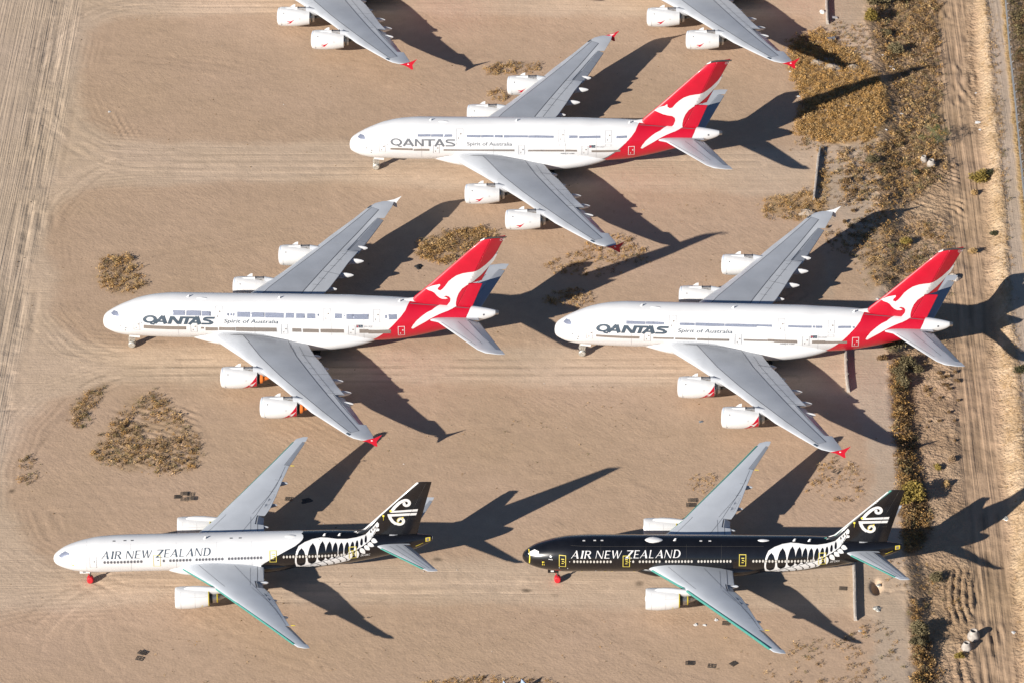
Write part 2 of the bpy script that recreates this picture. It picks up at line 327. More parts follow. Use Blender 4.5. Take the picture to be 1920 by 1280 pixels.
# oil and grease spots along the parking lane
for u, v, rx, ry, k in ((988,1106,.9,.35,.35),(1199,1093,.7,.5,.5),(22,920,.5,.4,.35),(820,1048,1.0,.3,.45),(1040,1115,.8,.2,.7),(300,640,1.3,.25,.75),(520,636,1.2,.2,.8)):
    g = G(u, v); d = ((X-g[0])/rx)**2+((Y-g[1])/ry/1.6)**2; col *= (1-(1-k)*np.exp(-d**2))[..., None]
nyx = X.shape; idx = np.arange(X.size).reshape(nyx)
F = np.stack([idx[:-1, :-1], idx[:-1, 1:], idx[1:, 1:], idx[1:, :-1]], -1).reshape(-1, 4)
def ground_mat():
    m = bpy.data.materials.new('desert_soil'); m.use_nodes = True; n = m.node_tree; L = n.links; b = n.nodes['Principled BSDF']
    b.inputs['Roughness'].default_value = .95; b.inputs['Specular IOR Level'].default_value = .1
    a = n.nodes.new('ShaderNodeVertexColor'); a.layer_name = 'col'
    k = n.nodes.new('ShaderNodeAttribute'); k.attribute_name = 'masks'; sp = n.nodes.new('ShaderNodeSeparateColor'); L.new(k.outputs['Color'], sp.inputs[0])
    tc = n.nodes.new('ShaderNodeTexCoord')
    def noise(sc, st=(1, 1, 1), det=4, rot=0):
        mp = n.nodes.new('ShaderNodeMapping'); mp.vector_type = 'TEXTURE'; mp.inputs['Scale'].default_value = tuple(1/q for q in st); mp.inputs['Rotation'].default_value = (0, 0, rot)
        L.new(tc.outputs['Object'], mp.inputs[0]); t = n.nodes.new('ShaderNodeTexNoise'); t.inputs['Scale'].default_value = sc; t.inputs['Detail'].default_value = det
        L.new(mp.outputs[0], t.inputs[0]); return t.outputs[0]
    def math_(op, x, y):
        q = n.nodes.new('ShaderNodeMath'); q.operation = op
        for i, s in enumerate((x, y)):
            if isinstance(s, (int, float)): q.inputs[i].default_value = s
            else: L.new(s, q.inputs[i])
        return q.outputs[0]
    fine = noise(2.2); mid = noise(.55, det=6)
    lanes = noise(1.0, (.05, 3.2, 1)); lft = noise(1.0, (3.0, .045, 1)); scuff = noise(1.0, (.35, 1.7, 1), rot=R(33)); scuff2 = noise(1.0, (.4, 1.5, 1), rot=R(-50))
    h = math_('ADD', math_('MULTIPLY', fine, .03), math_('MULTIPLY', mid, .09))
    h = math_('ADD', h, math_('MULTIPLY', math_('MULTIPLY', lanes, .06), sp.outputs[0]))
    h = math_('ADD', h, math_('MULTIPLY', math_('MULTIPLY', lft, .20), sp.outputs[1]))
    h = math_('ADD', h, math_('MULTIPLY', math_('MULTIPLY', scuff, .045), sp.outputs[2]))
    h = math_('ADD', h, math_('MULTIPLY', math_('MULTIPLY', scuff2, .045), sp.outputs[2]))
    rough = noise(1.6, det=6); h = math_('ADD', h, math_('MULTIPLY', math_('MULTIPLY', rough, .45), k.outputs['Alpha']))
    bp = n.nodes.new('ShaderNodeBump'); bp.inputs['Strength'].default_value = 1; bp.inputs['Distance'].default_value = 1.0
    L.new(h, bp.inputs['Height']); L.new(bp.outputs[0], b.inputs['Normal'])
    # pebbly colour variation
    mr = n.nodes.new('ShaderNodeMapRange'); mr.inputs[1].default_value = .3; mr.inputs[2].default_value = .7; mr.inputs[3].default_value = .93; mr.inputs[4].default_value = 1.07
    L.new(noise(3.5, det=3), mr.inputs[0]); mx = n.nodes.new('ShaderNodeMix'); mx.data_type = 'RGBA'; mx.blend_type = 'MULTIPLY'; mx.inputs[0].default_value = 1
    L.new(a.outputs[0], mx.inputs[6]); L.new(mr.outputs[0], mx.inputs[7]); L.new(mx.outputs[2], b.inputs['Base Color'])
    return m
GM = ground_mat()
rgba = np.concatenate([col, np.ones(X.shape+(1,))], -1)
gme = fastmesh('ground', np.stack([X, Y, Z], -1).reshape(-1, 3), F, GM, rgba.reshape(-1, 4), True)
mk = gme.color_attributes.new('masks', 'FLOAT_COLOR', 'POINT')
mk.data.foreach_set('color', np.stack([lane+road*.3, np.clip(leftroad+trk*.8+road*.5, 0, 1), np.clip(pad*(.25+1.6*sstep(.5, .62, fbm(X*.05, Y*.07, 51))), 0, 1), np.clip(east*(1-trk)*(1-road), 0, 1)], -1).astype(np.float32).ravel())
tag(obj('ground', gme), kind='structure')

# ------------------------------------------------------------------ decals on curved skins
def dens(loop, step):
    out = []
    for i in range(len(loop)):
        a = loop[i-1]; b = loop[i]; L = math.hypot(b[0]-a[0], b[1]-a[1]); k = max(1, int(math.ceil(L/step)))
        out += [(a[0]+(b[0]-a[0])*t/k, a[1]+(b[1]-a[1])*t/k) for t in range(k)]
    return out
def tri2d(shapes, step):                # shapes: [(outer, [holes])] -> union, triangulated
    V = []; E = []
    for o, hs in shapes:
        for lp in [o]+list(hs):
            d = dens(lp, step); n = len(V); V += d; E += [(n+i, n+(i+1) % len(d)) for i in range(len(d))]
    A = np.array(V); lo = A.min(0); hi = A.max(0)
    gx, gy = np.meshgrid(np.arange(lo[0]+step*.37, hi[0], step), np.arange(lo[1]+step*.37, hi[1], step)); gx = gx.ravel(); gy = gy.ravel()
    def ins(x, y):
        r = np.zeros(len(x), bool)
        for o, hs in shapes:
            q = inpoly(o, x, y)
            for h in hs: q &= ~inpoly(h, x, y)
            r |= q
        return r
    k = ins(gx, gy) if len(gx) else np.zeros(0, bool)
    V += list(zip(gx[k], gy[k]))
    v, e, f, *_ = delaunay_2d_cdt([Vector((float(a), float(b))) for a, b in V], E, [], 0, 1e-5)
    P = np.array([(p.x, p.y) for p in v]); f = np.array([q for q in f if len(q) == 3])
    c = P[f].mean(1); keep = ins(c[:, 0], c[:, 1]); return P, f[keep]
def decal(mb, shapes, step, fn, m):
    P, f = tri2d(shapes, step)
    if not len(f): return mb
    used = np.unique(f); re = {int(a): i for i, a in enumerate(used)}
    mb.add([fn(*P[i]) for i in used], [[re[int(a)] for a in q] for q in f], m, True); return mb
def stroke(pts, w, w1=None):            # a polyline with width -> outline
    n = len(pts); Lf = []; Rt = []
    for i, p in enumerate(pts):
        a = pts[max(i-1, 0)]; b = pts[min(i+1, n-1)]; d = math.hypot(b[0]-a[0], b[1]-a[1]) or 1
        ww = w if w1 is None else w+(w1-w)*i/(n-1)
        if isinstance(w, (list, tuple)): ww = w[i]
        nx, ny = -(b[1]-a[1])/d*ww/2, (b[0]-a[0])/d*ww/2
        Lf.append((p[0]+nx, p[1]+ny)); Rt.append((p[0]-nx, p[1]-ny))
    return (Lf+Rt[::-1], [])
def arc(cx, cy, rx, ry, a0, a1, n=14): return [(cx+rx*math.cos(R(a0+(a1-a0)*i/n)), cy+ry*math.sin(R(a0+(a1-a0)*i/n))) for i in range(n+1)]
def rect(x0, z0, x1, z1): return ([(x0, z0), (x1, z0), (x1, z1), (x0, z1)], [])
def frame(x0, z0, x1, z1, t): return ([(x0, z0), (x1, z0), (x1, z1), (x0, z1)], [[(x0+t, z0+t), (x1-t, z0+t), (x1-t, z1-t), (x0+t, z1-t)]])

def smooth(P, sub=6):                   # monotone-ish Hermite resampling of a profile table
    P = np.array(P, float); x = P[:, 0]; out = []
    m = np.zeros_like(P)
    d = (P[1:]-P[:-1])/(x[1:]-x[:-1])[:, None]
    m[0] = d[0]; m[-1] = d[-1]
    for i in range(1, len(P)-1):
        a, b = d[i-1], d[i]; m[i] = np.where(a*b > 0, 2*a*b/(a+b+1e-12*np.sign(a+b+1e-30)), 0)
    for i in range(len(P)-1):
        h = x[i+1]-x[i]
        for k in range(sub):
            t = k/sub; out.append([x[i]+h*t]+list(((2*t**3-3*t*t+1)*P[i]+(t**3-2*t*t+t)*h*m[i]+(-2*t**3+3*t*t)*P[i+1]+(t**3-t*t)*h*m[i+1])[1:]))
    out.append(list(P[-1])); return np.array(out)
class Body:                             # fuselage skin: stations (x, zc, a, b)
    def __init__(s, P): s.T = smooth(P); s.L = s.T[-1, 0]
    def at(s, x): x = min(max(x, 0), s.L); return [float(np.interp(x, s.T[:, 0], s.T[:, k])) for k in (1, 2, 3)]
    def pt(s, x, th, off=0):
        zc, a, b = s.at(x); p = Vector((x, -b*math.sin(th), zc+a*math.cos(th)))
        if off:
            e = .02; z2, a2, b2 = s.at(x+e); z1, a1, b1 = s.at(x-e)
            tx = Vector((2*e, -(b2-b1)*math.sin(th), z2-z1+(a2-a1)*math.cos(th))); tt = Vector((0, -b*math.cos(th), -a*math.sin(th)))
            n = tt.cross(tx).normalized(); c = Vector((0, -math.sin(th), math.cos(th)))
            if n.dot(c) < 0: n = -n
            p += n*off
        return p
    def side(s, off):                   # (x, z) -> near-side skin
        def fn(x, z):
            zc, a, b = s.at(x); c = min(max((z-zc)/max(a, 1e-3), -1), 1); return s.pt(x, math.acos(c), off)
        return fn
    def ang(s, x, z): zc, a, b = s.at(x); return math.acos(min(max((z-zc)/a, -1), 1))
    def skin(s, off, mirror=False):
        def fn(x, u):
            p = s.pt(x, u/3.5, off); return (p.x, -p.y, p.z) if mirror else p
        return fn
    def mesh(s, mb, m, n=96):
        rs = [[s.pt(max(r[0], 0), 2*math.pi*k/n) for k in range(n)] for r in s.T]
        return mb.loft(rs, m)
class Foil:                             # wing-like surface; tables over span: (y, xLE, xTE, zLE, zTE, t/c)
    def __init__(s, T, camber=.012): s.T = np.array(T, float); s.c = camber
    def at(s, y): return [float(np.interp(y, s.T[:, 0], s.T[:, k])) for k in range(1, 6)]
    def z(s, y, c, up=1):
        xl, xt, zl, zt, t = s.at(y); ch = xt-xl; c = min(max(c, 0), 1)
        yt = 5*t*ch*(.2969*math.sqrt(c)-.126*c-.3516*c*c+.2843*c**3-.1015*c**4)
        return zl+(zt-zl)*c+s.c*ch*4*c*(1-c)+up*yt
    def P(s, y, c, up, sg): xl, xt, *_ = s.at(y); return (xl+(xt-xl)*c, sg*y, s.z(y, c, up))
    def ring(s, y, c0, c1, sg, n=14, close=False):
        cs = [c0+(c1-c0)*(.5-.5*math.cos(math.pi*i/n)) for i in range(n+1)]
        a = [s.P(y, c, 1, sg) for c in cs]; b = [s.P(y, c, -1, sg) for c in cs]
        return a[::-1]+b[1:] if c0 == 0 else a[::-1]+b
    def top(s, sg, off):
        def fn(x, y):
            xl, xt, *_ = s.at(abs(y)); c = (x-xl)/(xt-xl); return (x, sg*abs(y), s.z(abs(y), c, 1)+off)
        return fn
def hinge_piece(foil, ys, cf, sg, deg, m, name, parent, key, gap=.004):
    def mk():
        mb = MB(); rs = []
        h = [Vector(foil.P(y, cf(y), 0, sg)) for y in (ys[0], ys[-1])]; axis = (h[1]-h[0]).normalized()*sg*-1
        Rm = Matrix.Rotation(R(deg), 3, axis if sg < 0 else axis)
        Rt = Matrix.Rotation(R(deg), 3, (h[1]-h[0]).normalized())
        # choose the turn that lowers the trailing edge
        q = Vector(foil.P(ys[0], 1, 1, sg))-h[0]
        if (Rt@q).z > q.z: Rt = Matrix.Rotation(-R(deg), 3, (h[1]-h[0]).normalized())
        for y in ys: rs.append([h[0]+Rt@(Vector(p)-h[0]) for p in foil.ring(y, cf(y)+gap, 1, sg, 5)])
        mb.loft(rs, m); return mb.mesh(name)
    return obj(name, shared(key, mk), parent)
def foil_mesh(foil, stations, sg, m):   # stations: (y, cmax)
    mb = MB(); rs = [foil.ring(y, 0, c, sg) for y, c in stations]; mb.loft(rs, m, smooth=True); return mb

# ------------------------------------------------------------------ double-deck airliner
PA = [(0,5.35,.04,.04),(.08,5.38,.6,.58),(.3,5.42,1.1,1.05),(.7,5.5,1.5,1.4),(1.3,5.56,1.88,1.75),(2.1,5.65,2.3,2.1),(3.2,5.82,2.75,2.45),(4.5,6.03,3.15,2.75),(6.8,6.46,3.65,3.15),(10.15,6.78,4.05,3.45),(13.5,6.88,4.2,3.57),(44,6.88,4.2,3.57),(48,6.77,4.18,3.5),(53,6.9,3.9,3.25),(57,7.1,3.3,2.75),(61,7.4,2.55,2.15),(63.4,7.6,2.1,1.8),(66.3,7.88,1.58,1.3),(68.6,8.05,1.08,.9),(70,8.2,.65,.6),(70.4,8.3,.45,.45)]
PB = [(0,5.0,.03,.03),(.1,5.02,.45,.45),(.4,5.03,.9,.9),(1.05,5.1,1.37,1.37),(1.85,5.2,1.8,1.8),(3.4,5.32,2.33,2.33),(5.45,5.5,2.75,2.75),(8.1,5.68,3.03,3.03),(12,5.8,3.1,3.1),(42,5.85,3.1,3.1),(44.4,5.9,3.08,3.0),(48.8,6.12,2.83,2.6),(53.3,6.45,2.4,2.0),(58.6,6.8,1.6,1.15),(60.6,7.0,1.3,.85),(62.6,7.37,.68,.35),(63.1,7.5,.4,.2)]
BA = Body(PA); BB = Body(PB)
class Fin:                              # stations (z, xLE, xTE, t/c)
    def __init__(s, T, hinge, zs, deg): s.T = np.array(T, float); s.h = hinge; s.zs = zs; s.deg = R(deg)
    def at(s, z): return [float(np.interp(z, s.T[:, 0], s.T[:, k])) for k in (1, 2, 3)]
    def half(s, z, x):
        a, b, t = s.at(z); c = min(max((x-a)/(b-a), 0), 1); return 5*t*(b-a)*max(.2969*math.sqrt(c)-.126*c-.3516*c*c+.2843*c**3-.1015*c**4, 0)
    def hx(s, z): return float(np.interp(z, [p[0] for p in s.h], [p[1] for p in s.h]))
    def turn(s, p):
        x, y, z = p; hx = s.hx(z)
        if s.deg and z > s.zs and x > hx:
            c, d = math.cos(s.deg), math.sin(s.deg); dx = x-hx; return (hx+dx*c-y*d, dx*d+y*c, z)
        return p
    def ring(s, z, x0, x1, n=12):
        xs = [x0+(x1-x0)*(.5-.5*math.cos(math.pi*i/n)) for i in range(n+1)]
        a = [(x, -s.half(z, x), z) for x in xs]; b = [(x, s.half(z, x), z) for x in xs]
        return a[::-1]+(b[1:] if x0 == s.at(z)[0] else b)
    def skin(s, off):
        def fn(x, z):
            t = s.half(z, x); z2 = z+.64*t; return s.turn((x, -s.half(z2, x)-off, z2))
        return fn
finA = Fin([(9.0,54.4,66.1,.085),(10.3,55.1,66.6,.085),(11.5,56.0,67.03,.085),(14.4,59.0,68.1,.085),(23.4,67.85,72.25,.085),(23.72,69.1,72.4,.08),(23.98,71.6,72.5,.06)],
           [(9,63.3),(14.4,65.7),(23.9,69.6)], 14.42, 23)
wingA = Foil([(3.0,19.6,36.7,4.55,3.2,.135),(4,20.2,36.9,4.6,3.6,.13),(5.15,20.93,37.2,4.62,4.0,.13),(6.5,22.1,37.5,4.65,4.35,.125),(10.2,25.3,38.7,4.75,4.9,.115),(12.3,26.9,39.85,4.87,5.05,.11),(16.4,30.1,41.5,5.05,5.38,.105),(20.45,33.15,43.0,5.28,5.68,.10),(24,35.5,44.7,5.5,5.95,.095),(29.4,39.1,46.9,5.85,6.35,.09),(34.55,43.15,48.95,6.45,6.8,.09),(38.2,45.9,50.25,7.0,7.1,.09),(39.2,46.95,50.42,7.12,7.18,.085),(39.8,48.2,50.5,7.18,7.2,.08)])
stabA = Foil([(1.0,57.2,67.4,7.75,7.75,.08),(2.2,58.4,67.6,7.95,7.95,.09),(3.1,60.2,67.85,8.08,8.08,.09),(13.4,67.5,71.85,9.03,9.03,.08),(14.6,68.9,72.3,9.14,9.14,.08),(15.1,70.9,72.5,9.18,9.18,.07)], 0)
YB1, YB2 = 24.0, 34.5
def ailc(y): return .775
def a380_wing(root, sg):
    def mk():
        mb = foil_mesh(wingA, [(3,1),(4,1),(5.15,1),(6.5,1),(8,1),(10.2,1),(12.3,1),(16.4,1),(20.45,1),(23.98,1),(24.0,.77),(27.5,.77),(29.4,.77),(31,.77),(34.5,.77),(34.52,1),(36.5,1),(38.2,1),(39.2,1),(39.8,1)], sg, WGREY)
        top = lambda o: wingA.top(sg, o)
        pan = [(22.9,4.35),(25.5,4.6),(29.2,11.8),(33.1,18),(37.3,24.2),(41.3,30.1),(46.45,37.7),(47.8,36.9),(44.6,30.4),(41.5,24.2),(38.2,17.2),(35.4,11.0),(34.0,6.6),(33.4,4.2)]
        decal(mb, [(pan, [])], .8, top(.022), WPANEL)
        sh = [stroke(pan+[pan[0]], .11)]; decal(mb, sh, .8, top(.036), SEAM)
        # flap, spoiler and slat breaks
        sh = [stroke([(36.9,11.0),(39.4,16.8),(42.6,23.6),(44.3,27.2)], .05), stroke([(35.6,6.5),(36.9,11.0)], .05), stroke([(36.3,10.2),(38.7,10.1)], .10),
              stroke([(38.5,17.2),(41.6,16.6)], .06), stroke([(41.3,23.6),(44.4,23.8)], .06)]
        sh += [stroke([(wingA.at(y)[0]+.74*(wingA.at(y)[1]-wingA.at(y)[0]), y), (wingA.at(y)[0]+.84*(wingA.at(y)[1]-wingA.at(y)[0]), y)], .05) for y in (13, 15, 19, 21, 22.8)]
        decal(mb, sh, .8, top(.03), SEAM)
        decal(mb, [stroke([(wingA.at(y)[0]+.06*(wingA.at(y)[1]-wingA.at(y)[0]), y), (wingA.at(y)[0]+.13*(wingA.at(y)[1]-wingA.at(y)[0]), y)], .04) for y in (9, 13, 17, 21, 25, 29, 33)]+[stroke([(29.5,9.2),(36.2,9.4)], .03), stroke([(34.9,17.5),(39.3,17.5)], .03), stroke([(38.6,26.2),(42.4,26.2)], .03), stroke([(43.6,33.8),(46.0,33.8)], .03)], .8, top(.045), SEAML)
        decal(mb, [([(45.55,37.6),(45.85,37.4),(46.5,38.2),(46.2,38.4)], [])], .5, top(.05), NAVY)
        return mb.mesh('wing')
    wgo = obj('wing', shared(('wA', sg), mk), root)
    for i, (a, b) in enumerate(((24.02, 27.45), (27.5, 30.95), (31.0, 34.45))):
        hinge_piece(wingA, (a, b), ailc, sg, 19+i*2, WPANEL, 'aileron', wgo, ('ailA', sg, i))
    # flap track fairings
    for i, (xt, y, zt, L) in enumerate(((39.4,8.9,3.95,5.5),(41.0,13.3,4.3,6.5),(43.8,17.7,4.6,6.5),(45.45,22.0,5.0,6.2),(46.0,26.0,5.35,5.4))):
        def mk(i=i, xt=xt, y=y, zt=zt, L=L):
            mb = MB(); rs = []
            for t, r in ((0,.05),(.1,.28),(.3,.44),(.55,.48),(.8,.40),(.93,.25),(1,.08)):
                x = xt+.25-L+L*t; zc = zt+.1+(1-t)*-.35
                rs.append([(x, sg*(y+r*.75*math.sin(2*math.pi*k/14)), zc+r*1.35*math.cos(2*math.pi*k/14)) for k in range(14)])
            return mb.loft(rs, WHITE).mesh('flap_fairing')
        obj('flap_fairing', shared(('ffA', sg, i), mk), wgo)
    return wgo
FENCE_P = [(48.55,7.05),(49.5,7.35),(50.6,7.65),(51.9,8.35),(51.35,7.6),(50.98,7.0),(51.12,6.0),(50.75,6.05),(50.1,6.55),(49.3,6.95)]
ROO_S = [(0,0),(.30,.22),(.42,.30),(.35,.42),(.12,.50),(.10,.58),(.30,.62),(.48,.60),(.70,.75),(1,1),(.75,.62),(.62,.38),(.55,.25),(.35,.12)]
def a380_fence(root, sg, red, mark=False):
    def mk():
        mb = MB(); y = 39.86; m = RED if red else WHITE
        P = FENCE_P; f, b = [(x, sg*(y-.03)+.0, z) for x, z in P], [(x, sg*(y+.09), z) for x, z in P]
        tri = tri2d([(P, [])], 5)
        for s_, yy in ((1, sg*(y-.03)), (0, sg*(y+.09))): mb.add([(p[0], yy, p[1]) for p in tri[0]], [list(t) for t in tri[1]], m, False)
        n = len(P); mb.add(f+b, [(i, (i+1) % n, n+(i+1) % n, n+i) for i in range(n)], m, False)
        if red:
            yy = -(y+.10) if sg < 0 else (y-.04)
            if mark: mb.add([(49.9+x*1.2, yy, 7.2+z*.6) for x, z in ROO_S], [list(range(len(ROO_S)))], ROOW, False)
            else: mb.add([(50.0, yy, 7.1), (50.3, yy, 7.1), (50.3, yy, 7.3), (50.0, yy, 7.3)], [(0, 1, 2, 3)], ROOW, False)
        return mb.mesh('wingtip_fence')
    return obj('wingtip_fence', shared(('fence', sg, red, mark), mk), root)
ENG = [(0,1.60),(.05,1.70),(.25,1.80),(.7,1.90),(1.6,1.955),(3.0,1.95),(4.2,1.85),(5.4,1.66),(6.35,1.47)]
def a380_engine(root, x, y, z, style, plug):
    e = empty('engine', (x, y, z)); e.parent = root
    def er(t): return float(np.interp(t, [p[0] for p in ENG], [p[1] for p in ENG]))
    def sk(off):                        # (x, z) on the cowl's near side
        def fn(X, Zz):
            r = er(X)+off; c = min(max(Zz/r, -1), 1); return (X, -r*math.sqrt(1-c*c), Zz)
        return fn
    def cowl():
        mb = MB(); mb.rev(ENG, COWL, 56, caps=False)
        mb.rev([(6.35,1.47),(6.1,1.42),(5.4,1.3),(5.0,.8)], DARK, 40, caps=False)
        mb.rev([(0,1.60),(.15,1.5),(.5,1.45)], METAL, 56, caps=False); mb.rev([(.5,1.46),(.49,.02)], WRAP, 40, caps=False)
        if style == 'tri':              # red wedge with the white roo at the rear
            decal(mb, [([(3.7,-1.35),(4.6,-.75),(5.4,0.05),(6.3,1.15),(6.33,-1.15),(5.5,-1.3)], [])], .25, sk(.02), RED)
            decal(mb, [([(4.75+q[0]*1.5, -1.05+q[1]*1.25) for q in ROO_S], [])], .2, sk(.04), ROOW)
        else:
            decal(mb, [([(1.75+q[0]*1.7, -.75+q[1]*1.15) for q in ROO_S], [])], .2, sk(.02), RED)
        decal(mb, [stroke([(.72,1.75),(.72,-1.6)], .05), frame(4.35,.35,4.6,.62,.05)], .2, sk(.015), SEAML)
        decal(mb, [rect(.75,-1.0,.95,-.85), rect(1.15,1.35,1.35,1.5)], .2, sk(.02), SEAM)
        return mb.mesh('cowling')
    obj('cowling', shared(('cowl', style), cowl), e)
    def cover():                        # inlet cover bulging from the lip, pale with a blue rim
        mb = MB(); mb.rev([(-.22,.02),(-.20,.8),(-.12,1.35),(.02,1.56)], WHITE, 40, caps=False)
        n = 40; rs = []
        for xx, r in ((-.05,1.45),(.02,1.635),(.22,1.815)):
            rs.append([(xx, -(r+.012)*math.sin(t), (r+.012)*math.cos(t)) for t in np.linspace(R(-40), R(75), 20)])
        mb.loft(rs, BLUEP, closed=False, caps=False); return mb.mesh('inlet_cover')
    obj('inlet_cover', shared('inletc', cover), e)
    def core():
        mb = MB(); mb.rev([(5.0,1.15),(6.3,1.12),(6.85,.98)], DARK if plug == 'orange' else METAL, 32, caps=False); mb.rev([(6.85,1.02),(7.1,.97),(7.35,.84)], ORNG if plug == 'orange' else METAL, 32, caps=False)
        if plug != 'orange': mb.rev([(6.62,1.10),(6.7,1.12),(6.95,1.02)], DMETAL, 32, caps=False)
        mb.rev([(7.35,.82),(7.2,.6)], DARK, 32, caps=False); return mb.mesh('exhaust_nozzle')
    obj('exhaust_nozzle', shared(('core', plug), core), e)
    obj('exhaust_cone', shared(('plug', plug), lambda: MB().rev([(6.9,.66),(7.4,.58),(7.8,.44),(8.3,.22),(8.6,.07),(8.65,.02)] if plug == 'orange' else [(6.9,.5),(7.5,.42),(8.1,.18),(8.9,.09),(8.95,.02)], ORNG if plug == 'orange' else DMETAL, 24).mesh('exhaust_cone')), e)
    def pyl():
        mb = MB(); rs = []
        for xx, zb, zt, h in ((1.0,1.4,1.86,.05),(1.8,1.3,2.05,.22),(3.2,1.3,2.15,.34),(3.9,1.2,2.2,.38),(5.6,.9,2.25,.40),(7.5,.6,1.9,.40),(10,.9,1.6,.35),(12,1.1,1.4,.1)):
            rs.append([(xx, -h, zb), (xx, h, zb), (xx, h*.8, zt-.12), (xx, h*.3, zt), (xx, -h*.3, zt), (xx, -h*.8, zt-.12)])
        mb.loft(rs[:4], COWL, caps=True); mb.loft(rs[3:5], METAL, caps=True); mb.loft(rs[4:], WGREY, caps=True)
        for a in (4.05, 5.45): mb.box((a, 0, 2.2), (.08, .72, .1), DMETAL)
        return mb.mesh('pylon')
    obj('pylon', shared('pylA', pyl), e)
    def stk():
        mb = MB(); P = [(2.2,1.9),(3.35,1.88),(3.35,2.5),(2.9,2.4)]
        f = [(a, b*.56, b*.83) for a, b in P]; g = [(a, b*.56+.07, b*.83-.05) for a, b in P]
        mb.add(f+g, [(0,1,2,3),(7,6,5,4),(0,4,5,1),(1,5,6,2),(2,6,7,3),(3,7,4,0)], COWL, False); return mb.mesh('strake')
    obj('strake', shared('stkA', stk), e)
    return e
def a380_gear(root):
    def nose():
        mb = MB(); mb.tube((5.2,0,3.4),(5.0,0,.6),.16,.13, WRAP); mb.box((5.0,0,1.75),(1.0,.8,.9), WRAP, .3, .2); mb.tube((4.4,0,2.8),(4.9,0,1.2),.09,.09, WRAP)
        mb.tube((5.0,-.55,.63),(5.0,.55,.63),.12,.12, METAL); mb.box((5.6,-.5,2.75),(1.9,.06,.9), WHITE, 0, .1); mb.box((5.6,.5,2.75),(1.9,.06,.9), WHITE, 0, .1); return mb.mesh('nose_gear')
    g = obj('nose_gear', shared('ngA', nose), root)
    def wh():
        mb = MB(); rs = []
        for yy, r in ((-.22,.42),(-.2,.58),(-.08,.66),(.08,.66),(.2,.58),(.22,.42)): rs.append([(r*math.cos(t), yy, r*math.sin(t)) for t in np.linspace(0, 2*math.pi, 25)[:-1]])
        return mb.loft(rs, WRAP).mesh('wheel')
    for yy in (-.42, .42): obj('wheel', shared('nwA', wh), g, (5.0, yy, .66))
    def mw():
        mb = MB(); rs = []
        for yy, r in ((-.26,.5),(-.22,.66),(-.1,.71),(.1,.71),(.22,.66),(.26,.5)): rs.append([(r*math.cos(t), yy, r*math.sin(t)) for t in np.linspace(0, 2*math.pi, 25)[:-1]])
        return mb.loft(rs, TYRE).mesh('wheel')
    for x, y, rows in ((33.3,-6.1,2),(33.3,6.1,2),(36.7,-2.6,3),(36.7,2.6,3)):
        def st(rows=rows): mb = MB(); mb.tube((0,0,3.9),(0,0,.9),.28,.22, METAL); mb.tube((-.85*(rows-1),0,.72),(.85*(rows-1),0,.72),.16,.16, METAL); mb.tube((-1.2,0,3.4),(0,0,1.2),.1,.1, METAL); return mb.mesh('main_gear')
        m = obj('main_gear', shared(('mgA', rows), st), root, (x, y, 0))
        for k in range(rows):
            for yy in (-.68, .68): obj('wheel', shared('mwA', mw), m, ((k-(rows-1)/2)*1.7, yy, .71))
FRONT_RED = [(55.16,10.6),(54.39,9.75),(53.69,8.97),(52.98,8.25),(52.15,7.33),(51.31,6.4),(50.34,5.5),(49.6,4.78),(48.6,3.9),(47.9,3.3),(47.0,2.6)]
BACK_RED = [(65.95,9.45),(65.65,8.95),(65.3,8.3),(65.0,7.6),(64.6,6.9),(64.0,5.8)]
ROO_FIN = [(58.02,13.11),(59.1,13.69),(60.52,14.08),(60.59,13.8),(60.15,13.25),(60.1,12.95),(60.56,12.73),(61.0,13.1),(61.47,13.73),(62.0,14.6),(62.67,15.29),(63.5,15.95),(64.57,16.4),(65.6,16.62),(66.47,16.75),(67.6,17.2),(68.75,17.95),(70.0,19.1),(71.05,20.6),(70.9,19.8),(70.3,18.45),(69.0,16.9),(67.9,15.73),(66.5,14.62),(65.28,13.93),(64.45,13.2),(63.85,12.23),(63.5,11.2),(63.35,10.2),(63.36,9.2),(61.4,9.2),(61.9,9.8),(62.35,10.5),(62.4,11.1),(62.15,11.5),(61.6,11.68),(61.2,11.5),(61.6,11.35),(61.9,11.1),(61.5,10.98),(60.9,11.0),(60.4,11.25),(59.95,11.7),(59.5,12.3),(59.0,12.6),(58.5,12.75)]
ROO_NEW = [(58.02,13.11),(59.1,13.9),(59.9,14.1),(60.4,14.5),(60.45,13.9),(60.9,13.6),(61.4,13.75),(62.0,14.6),(62.67,15.29),(63.5,15.95),(64.57,16.4),(65.6,16.62),(66.47,16.75),(67.6,17.2),(68.75,17.95),(70.0,19.1),(71.05,20.6),(70.9,19.8),(70.3,18.45),(69.0,16.9),(67.9,15.73),(66.5,14.62),(65.28,13.93),(64.45,13.2),(63.85,12.23),(63.5,11.2),(63.35,10.2),(63.36,9.2),(61.0,9.2),(61.7,10.0),(62.0,10.9),(61.9,11.5),(61.4,11.9),(60.5,12.05),(59.6,12.3),(58.6,12.8)]
ROO_BODY = [(63.6,10.4),(63.45,9.66),(62.7,9.5),(61.97,9.3),(60.56,8.95),(59.14,8.4),(57.96,7.75),(56.77,7.1),(55.75,6.45),(55.45,6.6),(55.6,6.95),(56.3,7.95),(57.24,8.7),(58.18,9.25),(59.12,9.55),(60.3,9.95),(61.0,10.4)]
def theta_poly(body, pts): return [(x, 3.5*body.ang(x, z)) for x, z in pts]
